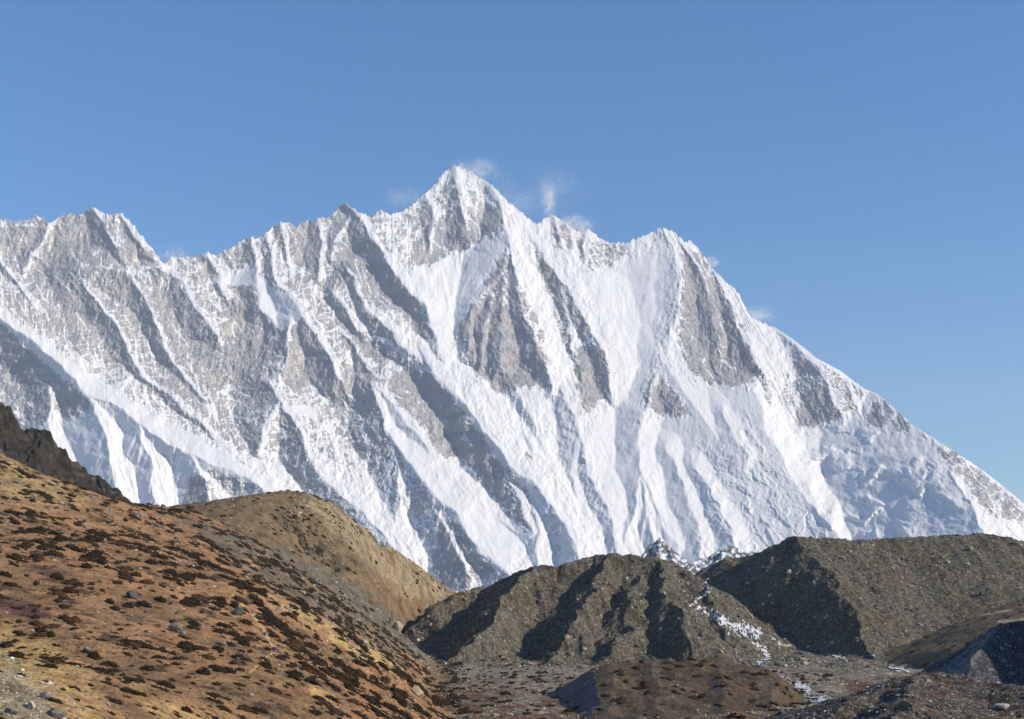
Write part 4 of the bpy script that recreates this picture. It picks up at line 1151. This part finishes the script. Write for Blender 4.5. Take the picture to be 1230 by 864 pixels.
# ------------------------------------------------------------------ low shrubs
def shrub_mesh(rng, sub=ICO3, leaves=260):
    v, f = sub
    v = v.copy(); up_ = np.clip(v[:, 2], -0.25, 1)
    s = int(rng.integers(1000))
    r = 1 + 0.30 * perlin(v[:, 0] * 2.1 + s, v[:, 1] * 2.1 + v[:, 2], s) + 0.22 * perlin(v[:, 0] * 5 + s, v[:, 1] * 5 + v[:, 2] * 3, s + 1)
    w = np.stack([v[:, 0] * r, v[:, 1] * r * 0.66, up_ * r * 0.55], -1)
    V = [w]; Fc = [f]; off = len(w)
    k = rng.choice(np.nonzero(v[:, 2] > -0.15)[0], leaves)
    for i in k:
        c = w[i] * rng.uniform(0.95, 1.12) + rng.normal(0, 0.03, 3)
        a = rng.normal(0, 0.07, (3, 3)); a[0, 2] += 0.09
        V.append(c + a); Fc.append(np.array([[off, off + 1, off + 2]])); off += 3
    return np.concatenate(V), np.concatenate(Fc)

def shrub_mat(name, a, b, c):
    m, nt, bs = new_mat(name)
    n1 = noise_node(nt, 2.4, 5, 0.7)
    r = ramp(nt, n1.outputs[0], [(0.32, a), (0.5, b), (0.72, c)])
    nt.links.new(r.outputs[0], bs.inputs['Base Color'])
    n2 = noise_node(nt, 7.0, 4, 0.7)
    bp = N(nt, 'ShaderNodeBump'); bp.inputs['Strength'].default_value = 1.0; bp.inputs['Distance'].default_value = 0.25
    nt.links.new(n2.outputs[0], bp.inputs['Height']); nt.links.new(bp.outputs[0], bs.inputs['Normal'])
    return m
mat_shrub = shrub_mat('juniper', (0.012, 0.009, 0.005), (0.030, 0.020, 0.009), (0.060, 0.038, 0.016))
mat_shrub_b = shrub_mat('brown_heather', (0.026, 0.014, 0.008), (0.070, 0.036, 0.018), (0.12, 0.065, 0.03))
shrubs_np = [shrub_mesh(R2) for _ in range(8)]
shrub_meshes = []
for k, (v, f) in enumerate(shrubs_np):
    me = mesh_np('shrub', v, f, False); me.materials.append(mat_shrub_b if k % 3 == 2 else mat_shrub); shrub_meshes.append(me)
lo_np = [shrub_mesh(R2, ICO1, 40) for _ in range(8)]

def shrub_density(x, y, px, py, n):
    d = smooth(-0.12, 0.32, fbm(x / 17, y / 24, 541, 4, 0.6))
    band = in_poly(px, py, [(330, 712), (370, 730), (440, 790), (500, 864), (420, 864), (330, 800), (250, 760), (270, 720)], 20)
    low = in_poly(px, py, [(-40, 740), (120, 740), (330, 790), (440, 850), (430, 880), (90, 880), (-40, 800)], 20)
    open_ = in_poly(px, py, [(100, 725), (210, 735), (280, 760), (240, 780), (150, 770), (90, 755)], 14)
    bare = in_poly(px, py, [(-60, 800), (40, 805), (90, 870), (90, 900), (-60, 900)], 15)
    return np.clip((0.05 + 1.0 * d + 0.25 * band + 0.3 * low) * (1 - 0.85 * open_) * (1 - 0.8 * bare), 0, 1)
shr = []
pts = scatter(h_hill_a, 'hill_a', 8500, R2, shrub_density, (h_hill_b,))
for p in pts: shr.append((p, (0.12 + R2.uniform(0, 1.0) ** 4.2 * 0.80) * 3.0 * np.clip(p[1] / 380, 0.5, 1.3), 'orange hillside'))
pts = scatter(h_hill_b, 'hill_b', 420, R2, lambda x, y, px, py, n: np.clip(0.5 * smooth(0.0, 0.4, fbm(x / 16, y / 22, 551, 4)) + in_poly(px, py, [(332, 614), (360, 622), (392, 652), (425, 690), (400, 690), (360, 658), (335, 635)], 8), 0, 1), (h_hill_a, h_mor_a))
for p in pts: shr.append((p, R2.uniform(0.6, 1.5) * 1.9, 'rounded brown hill'))
pts = scatter(h_mound_c, 'mound_c', 420, R2, lambda x, y, px, py, n: smooth(-0.5, -0.25, n[:, 0]) * smooth(-0.2, 0.3, fbm(x / 12, y / 16, 552, 3)), ())
for p in pts: shr.append((p, R2.uniform(0.5, 1.3) * 2.4, 'brown heathy mound'))
pts = scatter(h_terrace, 'terrace', 90, R2, lambda x, y, px, py, n: smooth(0.0, 0.4, fbm(x / 16, y / 24, 553, 3)), (h_mor_b, h_mound_a))
for p in pts: shr.append((p, R2.uniform(0.6, 1.4) * 1.8, 'grassy terrace'))
pts = scatter(h_mound_b, 'mound_b', 60, R2, lambda x, y, px, py, n: smooth(0.0, 0.4, fbm(x / 9, y / 12, 554, 3)), ())
for p in pts: shr.append((p, R2.uniform(0.5, 1.2) * 0.9, 'low mound nearest the camera'))
shr.sort(key=lambda t: -t[1] / t[0][1])
LOOKS = {'orange hillside': 'low dark brown shrub spreading on the orange hillside grass', 'rounded brown hill': 'small dark shrub on the rounded brown hill',
         'brown heathy mound': 'blackish shrub on the brown heathy mound', 'grassy terrace': 'dark low bush on the grassy terrace', 'low mound nearest the camera': 'little dark shrub on the low mound nearest the camera'}
V, Fc, off = [], [], 0
for k, (p, sz_, place) in enumerate(shr):
    yaw = math.atan2(-p[7], -p[6]) + R2.normal(0, 0.9)
    B = basis(p[3:6], yaw, 0.85)
    h = R2.uniform(0.7, 1.15)
    if k < 300:
        o = link('shrub', shrub_meshes[k % 8])
        o.matrix_world = Matrix.Translation(Vector(p[:3])) @ Matrix(B.tolist()).to_4x4() @ Matrix.Diagonal((sz_, sz_ * h, sz_ * 0.8, 1))
        tag(o, LOOKS[place], 'shrub', 'shrubs on the ' + place)
    else:
        v, f = lo_np[k % 8]
        V.append((v * np.array([sz_, sz_ * h, sz_ * 0.8])) @ B.T + p[:3]); Fc.append(f + off); off += len(v)
if V:
    tag(link('undergrowth', mesh_np('undergrowth', np.concatenate(V), np.concatenate(Fc), False), mat_shrub), 'many small dark shrubs dotted over the slopes and mounds', 'undergrowth', kind='stuff')

# ------------------------------------------------------------------ the icy stream in the valley
STREAM = [[(847, 698, 1.2), (851, 712, 2.5), (838, 721, 1.8), (832, 727, 2.5), (850, 737, 4), (868, 746, 6.5), (885, 754, 8), (903, 762, 6), (912, 768, 3)],
          [(888, 752, 5), (905, 757, 5), (916, 762, 2)], [(926, 766, 1.2), (933, 770, 2.2), (936, 775, 2), (950, 777, 1.2)],
          [(904, 772, 2), (912, 778, 3.5), (922, 786, 3), (924, 791, 3.5), (910, 797, 3)],
          [(934, 812, 1.5), (944, 820, 4.5), (952, 826, 5), (966, 825, 4), (970, 833, 3)],
          [(970, 838, 1.5), (976, 841, 4), (990, 842, 4.5), (1004, 845, 2)], [(990, 847, 2.5), (974, 851, 1.5), (962, 854, 1.2)],
          [(1000, 788, 1), (1010, 791, 1.6), (1018, 795, 1)], [(1068, 803, 1.2), (1080, 805, 2.2), (1094, 807, 2)]]
def build_stream():
    nr, nc = 620, 640
    uu = (np.linspace(822, 1105, nc) - CX) / F
    ww = np.exp(np.linspace(math.log(480), math.log(1260), nr))
    y = np.broadcast_to(ww[:, None], (nr, nc)); x = y * uu[None, :]
    z = ground_z(x, y)
    for fn in (h_mor_a, h_mor_b, h_hill_a):
        z = np.maximum(z, fn(x, y))
    px = CX + F * x / y; py = CY - F * z / y
    m_ = np.full(x.shape, -9.0)
    for line in STREAM:
        for (ax, ay, aw), (bx, by, bw) in zip(line[:-1], line[1:]):
            dx, dy = bx - ax, by - ay
            t = np.clip(((px - ax) * dx + (py - ay) * dy) / (dx * dx + dy * dy), 0, 1)
            d = np.hypot((px - ax - t * dx) * 0.8, py - ay - t * dy)
            m_ = np.maximum(m_, 1 - d / (1.7 * (aw + t * (bw - aw))))
    m_ = m_ + 1.5 * fbm(px / 6.5, py / 1.6, 561, 4, 0.65)
    keep = m_ > 0.40
    zz = z + 0.32 + 0.35 * smooth(0.2, 0.8, m_)
    f = grid_faces(nr, nc, None)
    k = (keep[:-1, :-1] & keep[:-1, 1:] & keep[1:, 1:] & keep[1:, :-1]).ravel()
    V, f, _ = compact(np.stack([x, y, zz], -1).reshape(-1, 3), f[k])
    m, nt, bs = new_mat('stream_ice')
    n1 = noise_node(nt, 0.8, 5, 0.7)
    r = ramp(nt, n1.outputs[0], [(0.32, (0.25, 0.245, 0.235)), (0.5, (0.52, 0.52, 0.52)), (0.7, (0.80, 0.80, 0.80))])
    nt.links.new(r.outputs[0], bs.inputs['Base Color']); bs.inputs['Roughness'].default_value = 0.5
    o = link('stream', mesh_np('stream', V, up(V, f), True), m)
    tag(o, 'broken white icy stream winding down the stony valley floor', 'stream', kind='structure')
build_stream()

# ------------------------------------------------------------------ hikers and posts on the hillside
def plain(name, c, rough=0.8):
    m, nt, b = new_mat(name)
    n1 = noise_node(nt, 14.0, 3, 0.6)
    r = ramp(nt, n1.outputs[0], [(0.3, tuple(0.8 * q for q in c)), (0.7, tuple(min(1.15 * q, 1) for q in c))])
    nt.links.new(r.outputs[0], b.inputs['Base Color']); b.inputs['Roughness'].default_value = rough
    return m
SKIN = plain('skin', (0.36, 0.22, 0.15))

def skin_mesh(name, pts, edges, radii, sub=1, root=0):
    me = bpy.data.meshes.new(name); me.from_pydata(pts, edges, [])
    o = bpy.data.objects.new(name, me); COL.objects.link(o)
    md = o.modifiers.new('skin', 'SKIN')
    lay = me.skin_vertices[0] if me.skin_vertices else None
    if lay is None:
        bpy.context.view_layer.objects.active = o
        me.skin_vertices.new() if hasattr(me.skin_vertices, 'new') else None
        lay = me.skin_vertices[0]
    for i, r in enumerate(radii):
        lay.data[i].radius = (r, r); lay.data[i].use_root = (i == root)
    sb = o.modifiers.new('sub', 'SUBSURF'); sb.levels = sub; sb.render_levels = sub
    dg = bpy.context.evaluated_depsgraph_get()
    out = bpy.data.meshes.new_from_object(o.evaluated_get(dg))
    out.name = name
    bpy.data.objects.remove(o); bpy.data.meshes.remove(me)
    for p_ in out.polygons: p_.use_smooth = True
    return out

def hiker(px, py, heading, label, jacket, trousers, pack=None, hat=None, stride=0.28):
    p = hit(px, py, [h_hill_a])
    # joints: facing +y, feet at z = 0
    J = {'pelvis': (0, 0, 0.93), 'waist': (0, 0.01, 1.05), 'chest': (0, 0.03, 1.28), 'neck': (0, 0.05, 1.46), 'head': (0, 0.07, 1.58), 'crown': (0, 0.08, 1.68)}
    for s_, sg in (('l', -1), ('r', 1)):
        ph = stride * sg
        J['hip' + s_] = (0.09 * sg, 0, 0.90); J['knee' + s_] = (0.10 * sg, 0.5 * ph + 0.06, 0.49); J['ankle' + s_] = (0.10 * sg, ph - 0.02, 0.09); J['toe' + s_] = (0.11 * sg, ph + 0.15, 0.045)
        J['sho' + s_] = (0.19 * sg, 0.03, 1.40); J['elb' + s_] = (0.25 * sg, -0.4 * ph - 0.02, 1.14); J['wri' + s_] = (0.24 * sg, -0.6 * ph + 0.14, 0.93); J['hand' + s_] = (0.235 * sg, -0.6 * ph + 0.19, 0.85)
    R = {'pelvis': 0.135, 'waist': 0.12, 'chest': 0.145, 'neck': 0.055, 'head': 0.10, 'crown': 0.075}
    for s_ in 'lr':
        R.update({'hip' + s_: 0.085, 'knee' + s_: 0.058, 'ankle' + s_: 0.042, 'toe' + s_: 0.035, 'sho' + s_: 0.062, 'elb' + s_: 0.043, 'wri' + s_: 0.030, 'hand' + s_: 0.036})
    E = [('pelvis', 'waist'), ('waist', 'chest'), ('chest', 'neck'), ('neck', 'head'), ('head', 'crown')]
    for s_ in 'lr':
        E += [('pelvis', 'hip' + s_), ('hip' + s_, 'knee' + s_), ('knee' + s_, 'ankle' + s_), ('ankle' + s_, 'toe' + s_), ('chest', 'sho' + s_), ('sho' + s_, 'elb' + s_), ('elb' + s_, 'wri' + s_), ('wri' + s_, 'hand' + s_)]
    def part(names, grow, sub=2):
        idx = {n: i for i, n in enumerate(names)}
        return [J[n] for n in names], [(idx[a], idx[b]) for a, b in E if a in idx and b in idx], [R[n] + grow for n in names]
    body = link('person', skin_mesh('person', *part(list(J), 0.0)), SKIN)
    body.location = (p[0], p[1], p[2] - 0.02); body.rotation_euler = (0, 0, heading)
    tag(body, label, 'person')
    up_ = ['waist', 'chest', 'pelvis', 'shol', 'shor', 'elbl', 'elbr', 'wril', 'wrir']
    link('jacket', skin_mesh('jacket', *part(up_, 0.025)), jacket, body)
    link('trousers', skin_mesh('trousers', *part(['pelvis', 'hipl', 'hipr', 'kneel', 'kneer', 'anklel', 'ankler'], 0.02)), trousers, body)
    hm = skin_mesh('hat', [(0, 0.06, 1.60), (0, 0.075, 1.70), (0, 0.16, 1.64)], [(0, 1), (1, 2)], [0.108, 0.085, 0.03])
    link('hat', hm, hat or trousers, body)
    if pack is not None:
        bm = bmesh.new(); bmesh.ops.create_cube(bm, size=1.0)
        bmesh.ops.scale(bm, vec=(0.34, 0.24, 0.52), verts=bm.verts); bmesh.ops.translate(bm, vec=(0, -0.25, 1.24), verts=bm.verts)
        bmesh.ops.bevel(bm, geom=bm.edges[:], offset=0.07, segments=3, affect='EDGES')
        bmesh.ops.create_uvsphere(bm, u_segments=10, v_segments=6, radius=0.13, matrix=Matrix.Translation((0, -0.25, 1.52)) @ Matrix.Diagonal((1.3, 1, 0.8, 1)))
        me = bpy.data.meshes.new('backpack'); bm.to_mesh(me); bm.free()
        link('backpack', me, pack, body)
    return body
BLACK = plain('black_cloth', (0.02, 0.02, 0.022)); NAVY = plain('navy_cloth', (0.03, 0.035, 0.08)); PURP = plain('purple_cloth', (0.16, 0.07, 0.30)); PINK = plain('pink_cloth', (0.45, 0.10, 0.20))
PALE = plain('pale_cloth', (0.55, 0.52, 0.48)); GREYC = plain('grey_cloth', (0.14, 0.14, 0.15))
hiker(265.5, 764.4, 1.2, 'lone walker in dark clothes crossing the open orange grass', BLACK, BLACK, BLACK)
hiker(328.0, 783.2, -2.3, 'hiker in dark blue with a purple backpack on the footpath', NAVY, BLACK, PURP)
hiker(332.0, 784.6, -2.3, 'hiker with a pink backpack right behind the one with the purple backpack', PURP, NAVY, PINK)
hiker(315.4, 769.6, 2.6, 'hiker in a pale jacket higher up the footpath', PALE, GREYC, None)

WOOD = plain('weathered_wood', (0.13, 0.09, 0.055))
def box_mesh(name, size, at_):
    bm = bmesh.new(); bmesh.ops.create_cube(bm, size=1.0)
    bmesh.ops.scale(bm, vec=size, verts=bm.verts); bmesh.ops.translate(bm, vec=at_, verts=bm.verts)
    bmesh.ops.bevel(bm, geom=bm.edges[:], offset=min(size) * 0.15, segments=2, affect='EDGES')
    me = bpy.data.meshes.new(name); bm.to_mesh(me); bm.free()
    return me
def signpost(px, py, h, label, board):
    p = hit(px, py, [h_hill_a])
    e = bpy.data.objects.new('signpost' if board else 'marker_post', None); COL.objects.link(e)
    e.location = (p[0], p[1], p[2] - 0.1)
    link('post', box_mesh('post', (0.16, 0.16, h), (0, 0, h / 2)), WOOD, e)
    if board:
        link('board', box_mesh('board', (0.95, 0.08, 0.3), (0, -0.125, h - 0.22)), WOOD, e)
    else:
        link('cap', box_mesh('cap', (0.24, 0.24, 0.12), (0, 0, h + 0.063)), WOOD, e)
    tag(e, label, 'signpost' if board else 'post')
signpost(264.4, 782.0, 1.7, 'small weathered T shaped wooden signpost on the grass below the lone walker', True)
signpost(411.2, 820.0, 2.3, 'thin upright wooden post on bare grass near the shrub line', False)

# ------------------------------------------------------------------ snow blown off the crests
m, nt, bs = new_mat('ice_crystals')
df = N(nt, 'ShaderNodeBsdfDiffuse'); df.inputs['Color'].default_value = (0.9, 0.9, 0.9, 1)
tl = N(nt, 'ShaderNodeBsdfTranslucent'); tl.inputs['Color'].default_value = (0.9, 0.9, 0.9, 1)
mxs = N(nt, 'ShaderNodeMixShader'); mxs.inputs[0].default_value = 0.45
nt.links.new(df.outputs[0], mxs.inputs[1]); nt.links.new(tl.outputs[0], mxs.inputs[2])
nt.links.new(mxs.outputs[0], nt.nodes['Material Output'].inputs['Surface']); nt.nodes.remove(bs)
mat_crystals = m
def plume(px, py, w_px, h_px, cover, seed, lean, label, size=1.9):
    """a drifting veil of snow crystals: cover = share of its middle that the crystals hide."""
    rng = np.random.default_rng(seed)
    Y = 7600 + (705 - py) * 6.8 + 40
    k = Y / F
    n = int(w_px * h_px * k * k * cover / (size * size * 0.20) * 1.3)
    q = rng.uniform(-1, 1, (n * 3, 3))
    r = np.sqrt((q ** 2).sum(1))
    c, s_ = math.cos(lean), math.sin(lean)
    a, b = q[:, 0] * c + q[:, 2] * s_, -q[:, 0] * s_ + q[:, 2] * c
    asp = w_px / h_px
    nz = fbm(a * 1.3 * asp ** 0.5 + seed * 5.1 + 0.3 * q[:, 1], b * 2.4 / asp ** 0.5 + 0.7 * fbm(a * 2, b * 2 + seed, 720 + seed, 3), 700 + seed, 5, 0.58)
    prob = smooth(1.0, 0.0, r) ** 1.6 * smooth(-0.45, 0.65, nz) * 2
    q = q[rng.uniform(0, 1, len(q)) < prob]
    cen = np.stack([q[:, 0] * w_px / 2 * k, q[:, 1] * min(w_px, h_px) / 2 * k, q[:, 2] * h_px / 2 * k], -1)
    tri = cen[:, None, :] + rng.normal(0, size * 0.6, (len(q), 3, 3))
    f = np.arange(len(q) * 3).reshape(-1, 3)
    o = link('blown_snow', mesh_np('blown_snow', tri.reshape(-1, 3), f, False), mat_crystals)
    o.location = pix(px, py, Y)
    tag(o, label, 'blown snow', kind='stuff')
plume(576, 205, 76, 40, 0.30, 1, 0.45, 'thin white snow plume blowing off the main summit')
plume(553, 200, 34, 22, 0.45, 11, 0.2, 'bright snow smoke right on the main summit')
plume(657, 240, 32, 66, 0.50, 2, 0.25, 'upright wisp of blown snow over the notch right of the summit')
plume(690, 273, 60, 40, 0.95, 3, 0.5, 'bright puff of blown snow behind the small pinnacle')
plume(636, 232, 220, 90, 0.15, 4, 0.45, 'very faint broad veil of blown snow downwind of the summit')
plume(910, 379, 60, 34, 0.35, 5, 0.6, 'faint snow plume on the right hand ridge')
plume(208, 306, 60, 32, 0.28, 6, 0.4, 'faint snow plume in the deep notch of the left crest')
plume(485, 238, 80, 44, 0.12, 7, 0.4, 'faint haze of snow left of the main summit')
plume(854, 315, 34, 26, 0.35, 8, 0.6, 'small snow plume high on the right hand peak')

#@@HAZE
def build_haze():
    bm = bmesh.new()
    bmesh.ops.create_cube(bm, size=1.0)
    me = bpy.data.meshes.new('haze'); bm.to_mesh(me); bm.free()
    m = bpy.data.materials.new('haze'); m.use_nodes = True
    nt = m.node_tree; nt.nodes.clear()
    out = nt.nodes.new('ShaderNodeOutputMaterial'); v = nt.nodes.new('ShaderNodeVolumePrincipled')
    v.inputs['Color'].default_value = (0.86, 0.91, 1.0, 1); v.inputs['Density'].default_value = 2.5e-5; v.inputs['Anisotropy'].default_value = 0.0
    nt.links.new(v.outputs[0], out.inputs['Volume'])
    o = link('haze', me, m)
    o.location = (0, 7000, 2100); o.scale = (26000, 36000, 4700)
    tag(o, 'thin pale mountain air between the valley and the far wall', 'haze', kind='stuff')
build_haze()
